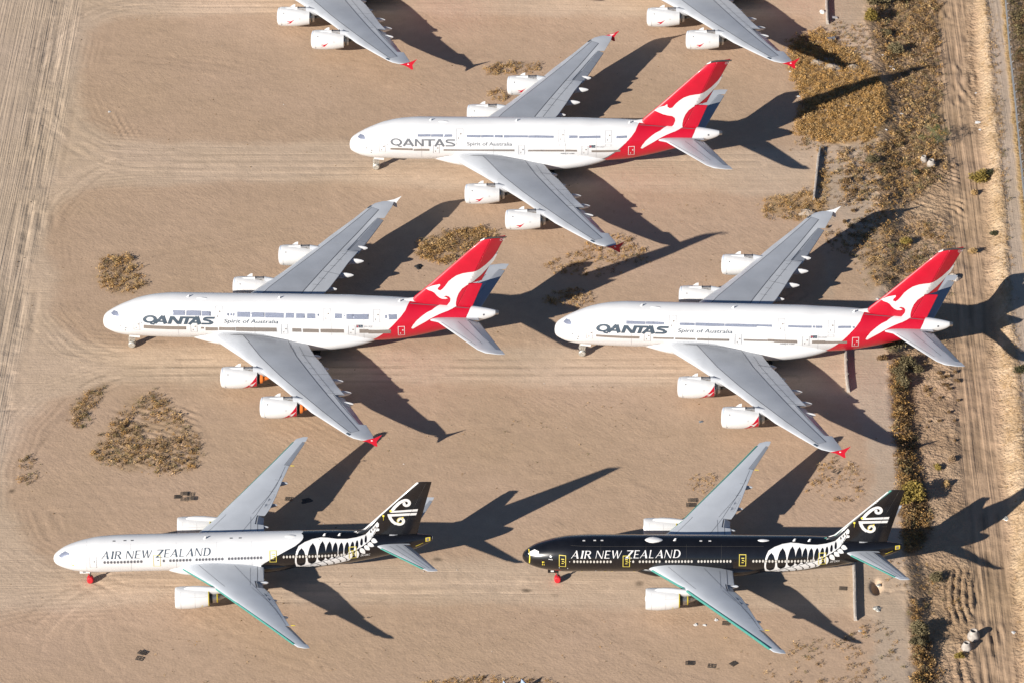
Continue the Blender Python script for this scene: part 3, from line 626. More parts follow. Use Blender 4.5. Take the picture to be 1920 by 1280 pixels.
def glyph_text(word, style):
    # returns shapes in a unit-height frame: each letter (shapes, advance)
    t = .25 if style == 'bold' else .19
    out = []
    def O(cx, cy, rx, ry, th, tv): return ([(cx+rx*math.cos(a), cy+ry*math.sin(a)) for a in np.linspace(0, 2*math.pi, 40)[:-1]], [[(cx+(rx-th)*math.cos(a), cy+(ry-tv)*math.sin(a)) for a in np.linspace(0, 2*math.pi, 40)[:-1]]])
    for ch in word:
        g = []; h = t*1.35
        if ch == 'Q':
            W = 1.42; g = [O(.71,.5,.71,.5,h,t*.95), stroke([(.80,.22),(1.02,-.06),(1.36,-.10)], t*.9)]
        elif ch == 'A': W = 1.36; g = [stroke([(.0+h*.5,0),(.68,1)], h), stroke([(.68,1),(1.36-h*.5,0)], h), rect(.3,.2,1.1,.2+t*.85), ([(.68-h*.62,1),(.68+h*.62,1),(.68,.72)], [])]
        elif ch == 'N': W = 1.28; g = [rect(0,0,h,1), rect(1.28-h,0,1.28,1), ([(0,1),(h*1.1,1),(1.28,0),(1.28-h*1.1,0)], [])]
        elif ch == 'T': W = 1.2; g = [rect(0,1-t,1.2,1), rect(.6-h/2,0,.6+h/2,1)]
        elif ch == 'S': W = 1.25; g = [stroke([(1.2,1-t/2),(.38,1-t/2)]+arc(.38,.74,.27,.26-t/2,90,270,10)+[(.85,.5-.02)]+arc(.87,.25,.27,.25-t/2,90,-90,10)+[(.03,t/2)], t)]
        out.append((g, W)); 
    return out
def nz_text(word):
    H, T = .16, .055; out = []          # thick and hairline strokes, waisted stems
    def stem(x0, x1): return ([(x0-H*.62,0),(x0+H*.62,0),(x0+H*.42,.2),((x0+x1)/2+H*.40,.5),(x1+H*.42,.8),(x1+H*.62,1),(x1-H*.62,1),(x1-H*.42,.8),((x0+x1)/2-H*.40,.5),(x0-H*.42,.2)], [])
    for ch in word:
        g = []; W = .8
        if ch == 'A': W = .98; g = [stroke([(.03,0),(.56,1)], T*1.3), ([(.46,1),(.60,1),(.98,0),(.74,0)], []), rect(.22,.32,.78,.32+T)]
        elif ch == 'I': W = .22; g = [stem(.11,.11)]
        elif ch == 'R': W = .80; g = [stem(.1,.1), ([(.1,1),(.45,1)]+arc(.45,.76,.25,.24,90,-90,10)+[(.1,.52)], [[(.18,.93),(.42,.93)]+arc(.42,.76,.13,.17,90,-90,8)+[(.18,.59)]]), ([(.30,.54),(.46,.54),(.86,0),(.64,0)], [])]
        elif ch == 'N': W = .95; g = [stroke([(.06,0),(.06,1)], T*1.2), stroke([(.88,0),(.88,1)], T*1.2), ([(.0,1),(.18,1),(.92,0),(.78,0)], [])]
        elif ch == 'E': W = .66; g = [stem(.1,.1), rect(.1,1-T*1.5,.62,1), rect(.1,.48,.54,.48+T*1.3), rect(.1,0,.66,T*1.5)]
        elif ch == 'W': W = 1.40; g = [([(.0,1),(.2,1),(.46,0),(.36,0)], []), stroke([(.40,0),(.72,1)], T*1.3), ([(.62,1),(.80,1),(1.06,0),(.96,0)], []), stroke([(1.0,0),(1.36,1)], T*1.3)]
        elif ch == 'Z': W = .88; g = [rect(.08,1-T*1.5,.86,1), ([(.64,.95),(.88,.95),(.26,.04),(.0,.04)], []), rect(.0,0,.86,T*1.5)]
        elif ch == 'L': W = .62; g = [stem(.1,.1), rect(.1,0,.62,T*1.5)]
        elif ch == 'D': W = .98; g = [stem(.1,.1), ([(.1,1),(.4,1)]+arc(.4,.5,.52,.5,90,-90,18)+[(.1,0)], [[(.19,.93),(.38,.93)]+arc(.38,.5,.34,.43,90,-90,16)+[(.19,.07)]])]
        out.append((g, W))
    return out
def place(shapes, x0, z0, sx, sz, shear, slope=0):
    f = lambda p: (x0+p[0]*sx+p[1]*sz*shear, z0+p[1]*sz+slope*(p[0]*sx))
    return [([f(p) for p in o], [[f(p) for p in h] for h in hs]) for o, hs in shapes]
def font_faces(txt, size, x0, z0, shear, fn, mb, m, width=None):     # small writing with the built-in font
    cu = bpy.data.curves.new('t', 'FONT'); cu.body = txt; cu.size = size; cu.resolution_u = 3; cu.offset = .005*size
    o = bpy.data.objects.new('t', cu); C.objects.link(o); me = o.to_mesh()
    P = [(v.co.x, v.co.y) for v in me.vertices]; fs = [list(p.vertices) for p in me.polygons]; o.to_mesh_clear()
    bpy.data.objects.remove(o); bpy.data.curves.remove(cu)
    mx = max(p[0] for p in P); k = width/mx if width else 1
    mb.add([fn(x0+a*k+b*shear, z0+b) for a, b in P], fs, m, False)

def aircraft_a380(name, X, Y, yaw, label, old=True, orange=False, far_red=False, code='OE', group='double deck airliners parked in rows', full=True):
    root = empty(name, (X, Y, 0), R(yaw)); tag(root, label, 'airliner', group)
    def fus():
        mb = MB(); BA.mesh(mb, WHITE)
        fr = theta_poly(BA, FRONT_RED); bk_ = theta_poly(BA, BACK_RED)
        P = [(fr[0][0]+.1, 0)]+fr+[(46.2, math.pi*3.5), (63.6, math.pi*3.5)]+bk_[::-1]+[(66.1, 0)]
        for mir in (False, True): decal(mb, [(P, [])], .45, BA.skin(.02, mir), RED)
        if not old: decal(mb, [([(x-.05, u) for x, u in fr[3:]]+[(46.2, 11), (45.0, 11)]+[(x-.75*min(1, i*.15), u) for i, (x, u) in enumerate(fr[3:])][::-1], [])], .45, BA.skin(.035), SLATE)
        decal(mb, [(theta_poly(BA, ROO_BODY), [])], .35, BA.skin(.04), ROOW)
        sd_ = BA.side(.03)
        decal(mb, [stroke([(55.2,10.45),(59.1,10.05),(63.5,9.6),(65.8,9.4)], .05), stroke([(43.55,4.9),(43.55,3.0)], .16), stroke([(15.9,4.2),(17.5,4.4),(19.0,4.9)], .05)], .4, sd_, SEAM)
        decal(mb, [stroke([(x, 4.2), (x, 9.9)], .035) for x in (13.8, 27.5, 41.2, 47.0)]+[stroke([(4.3,7.1),(5.8,7.0),(7.0,6.9)], .05), stroke([(4.1,5.9),(4.9,5.5)], .05)], .5, sd_, SEAML)
        decal(mb, [rect(3.2,5.9,3.4,6.1), rect(4.2,5.5,4.4,5.7), rect(4.1,5.0,4.3,5.2), rect(7.2,7.0,7.35,7.2), rect(68.2,8.2,68.5,8.5)], .3, sd_, SEAM)
        mb.rev([(70.2,.46),(70.9,.40),(71.0,.3)], METAL, 20, (0,0,8.29), True)
        return mb.mesh('fuselage')
    obj('fuselage', shared(('fusA', old), fus), root)
    def belly():
        mb = MB(); T = smooth([(14.2,3.9,.5,1.2),(17,3.85,1.15,2.5),(21,3.7,1.65,3.75),(27,3.5,2.1,4.35),(35,3.4,2.25,4.5),(40,3.45,2.2,4.35),(44,3.6,1.95,3.9),(47.5,3.75,1.35,2.9),(50.5,3.9,.5,1.4)], 4)
        rs = [[(x, -b*math.copysign(abs(math.sin(t))**.9, math.sin(t)), zc+a*math.cos(t)) for t in np.linspace(0, 2*math.pi, 49)[:-1]] for x, zc, a, b in T]
        return mb.loft(rs, WHITE).mesh('belly_fairing')
    obj('belly_fairing', shared('belA', belly), root)
    def wind():
        mb = MB(); decal(mb, [([(1.55,7.45),(2.1,7.9),(2.75,8.05),(3.0,7.85),(3.15,7.5),(2.65,7.45),(2.0,7.35)], [])], .2, BA.side(.03), GLASSC); return mb.mesh('windshield')
    obj('windshield', shared('winA', wind), root)
    # doors: outline, sill and small window
    for x0, z0, x1, z1, red in ((5.75,5.45,6.9,7.2,0),(16.0,5.44,17.2,7.36,0),(32.2,5.2,33.4,7.42,0),(44.2,5.25,45.45,7.33,0),(53.08,5.0,54.28,7.12,1),(20.38,8.15,21.7,10.2,0),(39.78,8.07,41.0,10.1,0),(48.65,7.93,49.87,9.97,0)):
        def dr():
            mb = MB(); decal(mb, [frame(x0,z0,x1,z1,.09 if red else .07)], .25, BA.side(.045), ROOW if red else SEAML)
            decal(mb, [rect(x0+.75,z0+1.15,x0+.98,z0+1.4), rect(x0+.4,z0+.35,x0+.5,z0+.7)], .25, BA.side(.045), TAPE if not red else ROOW); return mb.mesh('door')
        obj('door', shared(('drA', x0), dr), root)
    if not old or code == 'QH':
        for x0, z0 in ((20.4,7.45),(48.7,7.2))+(((40.0,7.3),) if not old else ()):
            obj('escape_slide_hatch', shared(('hat', x0), lambda: (lambda mb: decal(mb, [frame(x0,z0,x0+1.1,z0+.45,.05)], .25, BA.side(.045), SEAML))(MB()).mesh('escape_slide_hatch')), root)
    if full:
        if old and code == 'OE':
            cov = [(12.9,15.1,8.75,9.55),(15.3,17.9,8.74,9.52),(18.05,19.7,8.72,9.45),(24.4,26.75,8.62,9.45),(26.9,29.25,8.62,9.4),(29.35,32.7,8.58,9.38),(32.95,34.55,8.58,9.35),(34.95,36.45,8.55,9.33),(36.9,38.35,8.55,9.33),(38.7,39.0,8.95,9.3),(41.85,43.1,8.62,9.4),(43.3,43.6,8.95,9.35),(43.9,45.2,8.52,9.37),(45.2,47.85,8.5,9.33),(50.8,51.1,8.65,9.2),(51.4,52.9,8.45,9.26),(22.6,22.9,8.8,9.2),(23.1,23.4,8.8,9.2),(23.6,23.9,8.8,9.2)]
            low = [(7.6,15.2,5.97,6.68),(17.9,18.4,6.2,6.62),(18.65,20.9,5.83,6.6),(21.1,24.0,5.87,6.66),(24.1,31.4,5.75,6.7),(34.2,35.8,5.82,6.6),(36.1,38.95,5.72,6.55),(39.25,43.42,5.74,6.58),(46.2,47.8,5.72,6.6),(47.8,51.8,5.58,6.45)]
        elif old:
            cov = [(12.8,16.2,8.82,9.28),(16.3,19.55,8.82,9.25),(22.3,25.0,8.78,9.22),(25.1,30.3,8.76,9.22),(30.4,36.0,8.76,9.2),(36.05,38.75,8.86,9.2),(41.6,45.75,8.84,9.18),(46.0,46.4,8.84,9.18),(46.5,47.7,8.8,9.18),(50.5,52.8,8.76,9.14),(53.08,53.4,8.75,9.1)]
            low = [(7.5,15.2,6.02,6.5),(17.7,21.3,6.06,6.4),(21.6,25.2,6.0,6.42),(25.5,31.2,5.93,6.4),(33.8,38.0,6.03,6.42),(38.0,39.2,6.03,6.55),(39.2,43.3,5.83,6.5),(45.95,48.3,5.8,6.48),(48.3,52.2,5.84,6.35)]
        else:
            cov = [(13.1,15.5,8.92,9.35),(15.6,17.9,8.92,9.33),(18.0,19.66,8.9,9.3),(22.4,25.0,8.85,9.25),(25.1,27.5,8.85,9.25),(27.6,29.2,8.85,9.25),(29.3,34.0,8.84,9.24),(34.1,38.9,8.84,9.22),(41.7,43.4,8.82,9.24),(43.7,47.76,8.78,9.22),(50.7,52.8,8.73,9.14)]
            low = [(7.9,12.1,6.15,6.55),(12.3,15.3,6.05,6.48),(18.0,31.45,6.08,6.45),(34.0,40.9,6.06,6.43),(41.1,43.35,6.03,6.47),(46.1,51.6,5.92,6.36)]
        for k, (tab, mt, nm) in enumerate(((cov, FOIL, 'foil_window_cover'), (low, TAPE, 'taped_window_cover'))):
            for a, b, c, d in tab:
                mb = MB(); j = lambda: random.uniform(-.035, .035)
                decal(mb, [([(a+j(), c+j()), ((a+b)/2, c+j()), (b+j(), c+j()), (b+j(), d+j()), ((a*2+b)/3, d+j()), (a+j(), d+j())], [])], .3, BA.side(.035), mt); mb.build(nm, root)
        # lettering
        mb = MB(); sh = []
        if old:
            for (g, W), x, sx in zip(glyph_text('QANTAS', 'bold'), (7.25, 9.3, 11.9, 13.95, 15.45, 17.9), (1.75, 1.9, 1.9, 1.9, 1.85, 1.65)):
                sh += place(g, x, 7.12, sx, 1.45, .36)
            decal(mb, sh, .3, BA.side(.05), NAVY)
            font_faces('Spirit of Australia', 1.0, 21.95, 7.55, .22, BA.side(.05), mb, NAVY, 9.75)
        else:
            for (g, W), x, sx in zip(glyph_text('QANTAS', 'light'), (7.9, 10.2, 12.55, 14.3, 16.2, 18.35), (1.55, 1.62, 1.3, 1.75, 1.5, 1.5)):
                sh += place(g, x, 7.06, sx, 1.42, 0)
            decal(mb, sh, .3, BA.side(.05), SLATE)
            font_faces('Spirit of Australia', 1.0, 22.4, 7.3, 0, BA.side(.05), mb, SLATE, 8.6)
        font_faces('VH-O'+code[-2:] if False else 'VH-'+('OQE' if code == 'OE' else 'OQH' if code == 'QH' else 'OQD'), .5, 47.0, 6.98, .1, BA.side(.05), mb, SEAML, 1.5)
        if code != 'OE': font_faces('AIRBUS A380', .38, 40.2, 5.45, .25, BA.side(.05), mb, SLATE, 2.6)
        decal(mb, [rect(45.65,6.92,46.8,7.5)], .3, BA.side(.045), NAVY)
        decal(mb, [rect(45.65,7.17,46.15,7.24), rect(45.86,6.95,45.93,7.48)], .3, BA.side(.055), RED)
        decal(mb, [rect(46.4,7.3,46.48,7.38), rect(46.6,7.1,46.68,7.18), rect(46.35,7.02,46.43,7.1), rect(45.95,6.98,46.08,7.1), rect(45.65,7.34,46.15,7.38)], .3, BA.side(.055), ROOW)
        mb.build('lettering', root)
    # tail fin with turned upper rudder
    def fin():
        mb = MB(); rs = [finA.ring(z, finA.at(z)[0], finA.hx(z)) for z in (9.0,9.6,10.3,11.5,14.4,18,21,23.4,23.72)]
        mb.loft(rs, RED)
        decal(mb, [(ROO_FIN if old else ROO_NEW, [])], .5, lambda x, z: finA.skin(.03)(x, z) if x <= finA.hx(z)+.02 else finA.skin(.03)(finA.hx(z), z), ROOW) if False else None
        return mb
    def clip(shape, f):                 # keep the part of a decal on one side of the hinge line
        def g(mb, m, off):
            P, T = tri2d([(shape, []), ], .3); c = P[T].mean(1); k = np.array([f(a, b) for a, b in c]); T = T[k]
            if len(T):
                us = np.unique(T); re = {int(q): i for i, q in enumerate(us)}
                mb.add([finA.skin(off)(*P[i]) for i in us], [[re[int(q)] for q in t] for t in T], m, True)
        return g
    roo = ROO_FIN if old else ROO_NEW
    def fin2():
        mb = fin(); clip(roo, lambda a, b: a <= finA.hx(b) or b < 9)(mb, ROOW, .035)
        rs = []
        for z, xl, w_ in ((10.75,53.3,.10),(10.9,54.3,.16),(11.25,55.4,.20),(11.6,56.1,.12)): rs.append([(xl,0,z),(xl+1.4,-w_,z),(xl+2,0,z-.2),(xl+1.4,w_,z)])
        mb.loft([[(52.6,-.05,10.7),(52.6,.05,10.7),(52.6,0,10.85)],[(54.2,-.3,10.3),(54.2,.3,10.3),(54.2,0,10.98)],[(55.6,-.42,10.3),(55.6,.42,10.3),(55.6,0,11.2)],[(56.6,-.3,10.6),(56.6,.3,10.6),(56.6,0,11.4)]], WHITE)
        return mb.mesh('tail_fin')
    tf = obj('tail_fin', shared(('finA', old), fin2), root)
    def rud(lo):
        mb = MB(); zs = (9.55,12,14.36) if lo else (14.45,18,21,23.4,23.62,23.8)
        rs = [[finA.turn(p) for p in finA.ring(z, max(finA.hx(z), finA.at(z)[0])+.03, finA.at(z)[1], 8)] for z in zs]; mb.loft(rs, RED)
        if lo: clip(roo, lambda a, b: a > finA.hx(b) and b+.2 < 14.4)(mb, ROOW, .035)
        else:
            clip(roo, lambda a, b: a > finA.hx(b) and b > 14.42)(mb, ROOW, .035)
            if full: 
                mb2 = MB(); font_faces(code, .8, 71.25, 22.75, 0, finA.skin(.05), mb, ROOW, .95)
        return mb.mesh('rudder')
    for lo in (True, False): obj('rudder', shared(('rudA', old, lo, code if not lo else 0), lambda: rud(lo)), tf)
    def cap():
        mb = MB()
        rs = [[(x-.15,-.22*k,z-.12),(x-.15,.22*k,z-.12),(x,.12*k,z+.1),(x,-.12*k,z+.1)] for x, z, k in ((67.8,23.32,.8),(68.5,23.72,1),(69.4,23.9,1),(70.6,24.02,.8),(72.45,24.1,.4))]
        mb.loft(rs[:2], ROOW); mb.loft(rs[1:], DMETAL); return mb.mesh('fin_cap')
    obj('fin_cap', shared('capA', cap), tf)
    for sg in (-1, 1):
        a380_wing(root, sg)
        a380_fence(root, sg, True if sg < 0 else far_red, mark=(sg > 0))
        def st():
            mb = foil_mesh(stabA, [(1.0,1),(2.15,1),(2.2,.72),(3.1,.72),(8,.72),(13.4,.72),(13.6,1),(14.6,1),(15.1,1)], sg, WGREY)
            decal(mb, [stroke([(60.9,3.6),(67.2,12.0),(68.4,11.6),(63.8,3.4)], .06)], .8, stabA.top(sg, .02), SEAM); return mb.mesh('stabiliser')
        s_ = obj('stabiliser', shared(('stA', sg), st), root)
        hinge_piece(stabA, (2.25, 13.35), lambda y: .73, sg, 9, WPANEL, 'elevator', s_, ('elA', sg))
    for x, y, z in ((22.35,15.05,3.5),(30.05,25.35,4.1)):
        for sg in (-1, 1): a380_engine(root, x, sg*y, z, 'tri' if old else 'roo', 'orange' if orange and sg < 0 else 'metal')
    a380_gear(root)
    def ant(): return MB().loft([[(0,-.05,0),(.5,-.05,0),(.5,.05,0),(0,.05,0)],[(.35,-.02,.45),(.6,-.02,.45),(.6,.02,.45),(.35,.02,.45)]], WHITE).mesh('blade_antenna')
    for x in (15.2, 31.5, 53.0): obj('blade_antenna', shared('antA', ant), root, (x, -.6, BA.at(x)[0]+BA.at(x)[1]-.08))
    def dome():
        mb = MB(); rs = [[(x, r*math.sin(t)*.55, r*.5*math.cos(t)) for t in np.linspace(0, 2*math.pi, 17)[:-1]] for x, r in ((0,.02),(.3,.3),(.9,.42),(1.6,.3),(2,.02))]; return mb.loft(rs, WHITE).mesh('satcom_dome')
    obj('satcom_dome', shared('domA', dome), root, (17.0, -.9, 10.95))
    return root
GA = 'double deck airliners parked nose left on the desert ground'
aircraft_a380('airliner', -70.816, -8.22, -.477, 'red tailed double deck airliner with orange exhaust cones and broken patches of foil over windows', True, True, False, 'OE', GA)
aircraft_a380('airliner', 10.202, -9.52, -1.362, 'red tailed double deck airliner with bold slanted lettering and its tail over the brush', True, False, False, 'QH', GA)
aircraft_a380('airliner', -29.313, 55.379, .451, 'red tailed double deck airliner with thin upright grey lettering, behind the other two lettered ones', False, False, True, 'OD', GA)
aircraft_a380('airliner', -67.827, 125.033, -1.924, 'airliner cut by the top edge, its red wingtip over bare dirt', False, False, True, 'OD', GA, full=False)
aircraft_a380('airliner', 5.894, 125.505, -.336, 'airliner cut by the top edge, its red wingtip over dry grass', False, False, True, 'OD', GA, full=False)

# ------------------------------------------------------------------ twin-engine airliner
finB = Fin([(8.2,49.6,60.5,.085),(9.3,50.6,60.75,.085),(9.6,51.9,60.8,.085),(18.7,60.6,63.0,.085),(18.8,60.9,63.02,.07)], [(8,57.9),(18.8,62.2)], 99, 0)
wingB = Foil([(2.4,20.6,34.9,4.5,4.3,.13),(3.3,21.46,35.0,4.63,4.5,.13),(9.59,26.64,35.0,5.36,5.3,.115),(10.5,27.2,35.1,5.46,5.42,.115),(12.2,28.35,36.0,5.66,5.62,.11),(15.6,30.7,37.07,6.05,6.02,.105),(19.05,33.05,38.0,6.45,6.42,.10),(23.2,35.9,39.3,6.93,6.9,.095),(29.3,39.95,42.1,7.63,7.62,.09),(30.1,40.5,42.4,7.72,7.71,.085),(30.55,41.6,42.5,7.77,7.77,.07)])
stabB = Foil([(.6,53.0,59.0,7.1,7.1,.09),(2.3,54.2,59.8,7.3,7.3,.09),(10.1,61.4,63.5,8.23,8.23,.08),(10.7,62.0,63.7,8.3,8.3,.07)], 0)
ENB = [(0,1.62),(.05,1.70),(.3,1.79),(.9,1.86),(2,1.88),(3.4,1.82),(4.6,1.66),(5.6,1.46)]
SLOTS = [((41.28,7.68),(41.1,4.4),1.15),((43.16,8.25),(42.88,4.85),1.15),((44.79,8.42),(44.45,5.32),.98),((45.97,8.36),(45.6,5.65),.82),((46.96,8.25),(46.64,5.85),.70),((47.93,8.2),(47.68,6.12),.64),((48.91,8.2),(48.62,6.4),.58),((49.8,8.22),(49.56,6.8),.5),((50.53,8.33),(50.41,7.25),.38),((51.31,8.5),(51.18,7.65),.34),((52.0,8.72),(51.9,8.0),.3)]
SPINE = [(41.0,4.12),(41.6,4.24),(43.4,4.9),(45.91,5.64),(48.41,6.25),(50.08,6.84),(51.34,7.45),(52.4,8.0),(53.25,8.62)]
FERN_TOP = [(40.35,4.2),(40.15,5.3),(40.17,6.33),(40.45,7.43),(40.8,8.0),(41.82,8.42),(43.07,8.68),(44.53,8.80),(45.77,8.75),(47.22,8.62),(48.88,8.57),(50.4,8.66),(51.6,8.80),(52.4,8.88),(53.2,8.80)]
def lens(a, b, w, ex=.8, pw=.85):             # leaf shape between two points
    n = 9; L = []; Rr = []; dx, dz = b[0]-a[0], b[1]-a[1]; q = math.hypot(dx, dz); nx, nz = -dz/q, dx/q
    for i in range(n+1):
        t = i/n; k = math.sin(math.pi*t**pw)**ex*w/2 if 0 < t < 1 else 0
        L.append((a[0]+dx*t+nx*k, a[1]+dz*t+nz*k)); Rr.append((a[0]+dx*t-nx*k, a[1]+dz*t-nz*k))
    return (L+Rr[1:-1][::-1], [])
def curl(cx, cz, r0, r1, a0, a1, n=26): return [(cx+(r0+(r1-r0)*i/n)*math.cos(R(a0+(a1-a0)*i/n)), cz+(r0+(r1-r0)*i/n)*math.sin(R(a0+(a1-a0)*i/n))) for i in range(n+1)]
def aircraft_777(X, Y, yaw, zoff, label, black, reg):
    root = empty('airliner', (X, Y, zoff), R(yaw)); tag(root, label, 'airliner', 'twin engine airliners with a fern on the tail')
    body = BLACK if black else WHITE; side = lambda o: BB.side(o)
    mb = MB(); BB.mesh(mb, body)
    sl = lambda x: .0105*(min(x, 40)-8.6) # windows climb a little toward the tail
    if not black:
        P = [(41.3,0)]+theta_poly(BB, [(41.55,8.92),(41.6,8.8),(41.45,8.65),(41.0,8.4),(40.2,8.0),(38.5,7.3),(36.4,6.2),(35.1,5.3),(34.2,4.4),(33.5,3.6)])+[(33.0,10.99),(63.05,10.99),(63.05,0)]
        for mir in (False, True): decal(mb, [(P, [])], .5, BB.skin(.02, mir), BLACK)
    top = FERN_TOP+SPINE[::-1]
    decal(mb, [(top, [])], .3, side(.04), ROOW)
    decal(mb, [lens((b[0]*1.0, b[1]-.02), (a[0], a[1]+.05), w*1.32, .48, .8) for a, b, w in SLOTS], .25, side(.06), BLACK)
    lv = []                             # separate leaves under the spine
    band = [(41.3,4.12),(43.4,4.84),(45.91,5.58),(48.41,6.19),(49.2,6.42),(48.95,5.0),(47.76,4.62),(46.62,4.38),(45.47,4.18),(44.01,4.08),(42.56,4.02)]
    decal(mb, [(band, [])], .25, side(.045), ROOW)
    decal(mb, [stroke([(x, z), (x+.55, z-.42), (x+.75, z-.75), (x+.62, z-1.0)], [.08, .11, .2, .3]) for x, z in ((42.6,4.5),(43.7,4.85),(44.8,5.22),(45.9,5.5),(47.0,5.8),(48.0,6.05))], .25, side(.06), BLACK)
    for bx, bz, tx, tz, w in ((49.6,6.55,48.9,4.9,.72),(50.4,6.95,50.5,5.4,.75),(51.0,7.25,51.8,6.15,.78),(51.7,7.6,52.6,6.8,.72),(52.2,7.95,53.3,7.35,.66),(52.8,8.3,53.9,7.95,.6)):
        lv.append(lens((bx, bz), (tx, tz), w))
    decal(mb, lv, .25, side(.045), ROOW)
    decal(mb, [stroke(SPINE, .10)], .3, side(.065), BLACK)
    if black:
        decal(mb, [stroke([(1.08,6.5),(1.27,6.16),(1.24,5.4),(1.2,4.6)], .16)], .2, side(.04), YELL)
        n5 = [(4.72+.28*math.cos(R(90+36*i))*(1 if i % 2 == 0 else .45), 6.62+.28*math.sin(R(90+36*i))*(1 if i % 2 == 0 else .45)) for i in range(10)]
        decal(mb, [(n5, []), rect(4.35,6.12,5.05,6.2)], .2, side(.05), ROOW)
        decal(mb, [rect(3.3,5.35,3.5,5.6), rect(3.5,5.5,3.7,5.6), rect(3.32,4.85,3.42,5.2), rect(3.6,4.85,3.68,5.2), rect(9.8,3.6,10.1,3.72), rect(13.6,3.55,14.0,3.68), rect(14.7,3.62,15.1,3.72), rect(18.4,3.7,18.8,3.8), rect(19.5,3.7,19.9,3.8)], .2, side(.05), YELL)
        decal(mb, [rect(12.1,3.8,12.35,3.95), rect(6.1,4.55,6.2,4.75), rect(7.5,4.5,7.6,4.7), rect(7.8,6.0,7.92,6.12), rect(17.9,6.2,18.0,6.3)], .2, side(.05), ROOW)
        decal(mb, [stroke([(x, 5.6), (x, 8.6)], .03) for x in (13, 20.5, 27.2, 33)]+[stroke([(8, 8.3), (40, 8.45)], .03)], .5, side(.03), DMETAL)
    else:
        decal(mb, [rect(3.2,5.1,3.5,5.25), rect(3.0,5.35,3.12,5.5), rect(13.1,3.3,13.3,3.55), rect(14.5,3.3,14.7,3.4)], .2, side(.05), YELL)
        decal(mb, [stroke([(x, 4.0), (x, 8.6)], .03) for x in (5.6, 13, 20.5, 27.2, 33)], .5, side(.03), SEAML)
        cr = [(4.95+.25*math.cos(t), 6.35+.25*math.sin(t)) for t in np.linspace(0, 6.28, 20)[:-1]]; decal(mb, [stroke(cr+[cr[0]], .04)], .3, side(.03), SEAML)
    decal(mb, [stroke([(60.2,6.5),(61.5,7.0)], .08)], .2, side(.04), YELL); decal(mb, [rect(61.9,7.15,62.7,7.85)], .2, side(.04), YELL); decal(mb, [rect(62.05,7.25,62.5,7.75)], .2, side(.055), TAPE)
    mb.build('fuselage', root)
    def belly():
        mb = MB(); T = smooth([(17.5,4.0,.35,.8),(19.5,3.95,1.2,2.5),(23,3.9,1.65,3.45),(32,3.9,1.7,3.5),(37,4.0,1.5,3.1),(41,4.1,1.1,2.0),(43.5,4.2,.5,.6)], 4)
        rs = [[(x, -b*math.sin(t), zc+a*math.cos(t)) for t in np.linspace(0, 2*math.pi, 49)[:-1]] for x, zc, a, b in T]
        k = int(np.argmin(np.abs(T[:, 0]-34.0)))
        return mb.loft(rs[:k+1], body).loft(rs[k:], BLACK).mesh('belly_fairing')
    obj('belly_fairing', belly(), root)
    mb = MB(); decal(mb, [([(.95,6.1),(1.4,6.55),(2.05,6.95),(2.75,6.95),(2.8,6.35),(2.0,6.2),(1.3,6.0)], [])], .15, side(.03), ROOW if black else GLASSC); mb.build('windshield', root)
    for i, (x0, z0, x1, z1) in enumerate(((6.1,5.0,7.25,7.05),(16.66,5.15,17.85,7.2),(35.93,5.5,37.1,7.5),(49.1,5.5,50.35,7.6))):
        mb = MB(); yl = black or i >= 2
        decal(mb, [frame(x0,z0,x1,z1,.10 if yl else .06)], .25, side(.075), NZSEAM if (yl or i == 1) else SEAML)
        if yl: decal(mb, [rect(x0+.38,z0+1.35,x0+.85,z0+1.5), rect(x0+.5,z0+1.0,x0+.8,z0+1.15), rect(x0+.42,z0+.62,x0+.78,z0+.75), rect(x0+.82,z0+.9,x0+.95,z0+1.02)], .2, side(.08), NZSEAM)
        else: decal(mb, [rect(x0+.7,z0+1.1,x0+.88,z0+1.3)], .2, side(.08), WIND)
        mb.build('door', root)
    k = 0
    for a, b, n in ((8.6,14.66,12),(18.39,18.39,1),(19.48,22.76,7),(23.83,28.08,9),(29.2,34.5,11),(38.3,48.4,20)):
        for i in range(n):
            x = a+(b-a)*i/max(n-1, 1); z = 6.13+sl(x)+.0; lt = black or x > 37.4
            if x > 40: z -= .012*(x-40)
            mb = MB(); ov = lambda r: ([(x+r*.72*math.cos(t), z+r*math.sin(t)) for t in np.linspace(0, 2*math.pi, 13)[:-1]], [])
            decal(mb, [ov(.29)], .5, side(.07), SEAML if not lt else DMETAL); decal(mb, [ov(.23)], .5, side(.085), WINW if lt else WIND); mb.build('window', root)
    # name, registration
    mb = MB(); x = 8.05; sh = []; pos = {0: 8.07, 1: 9.62, 2: 10.22, 4: 12.1, 5: 13.55, 6: 14.65, 8: 17.05, 9: 18.4, 10: 19.45, 11: 20.95, 12: 22.05, 13: 23.5, 14: 24.95}
    wd = {0: 1.35, 1: .45, 2: 1.2, 4: 1.3, 5: .95, 6: 1.75, 8: 1.25, 9: .95, 10: 1.35, 11: .8, 12: 1.35, 13: 1.25, 14: 1.3}
    for i, ch in enumerate('AIR NEW ZEALAND'):
        if ch == ' ': continue
        g, W = nz_text(ch)[0]; sh += place(g, pos[i], 6.66+.0145*(pos[i]-8), wd[i]/W*.93, 1.12, .22)
    decal(mb, sh, .3, side(.05), ROOW if black else NAVY)
    font_faces(reg, .55, 51.0, 5.72, .2, side(.05), mb, ROOW, 1.6); mb.build('lettering', root)
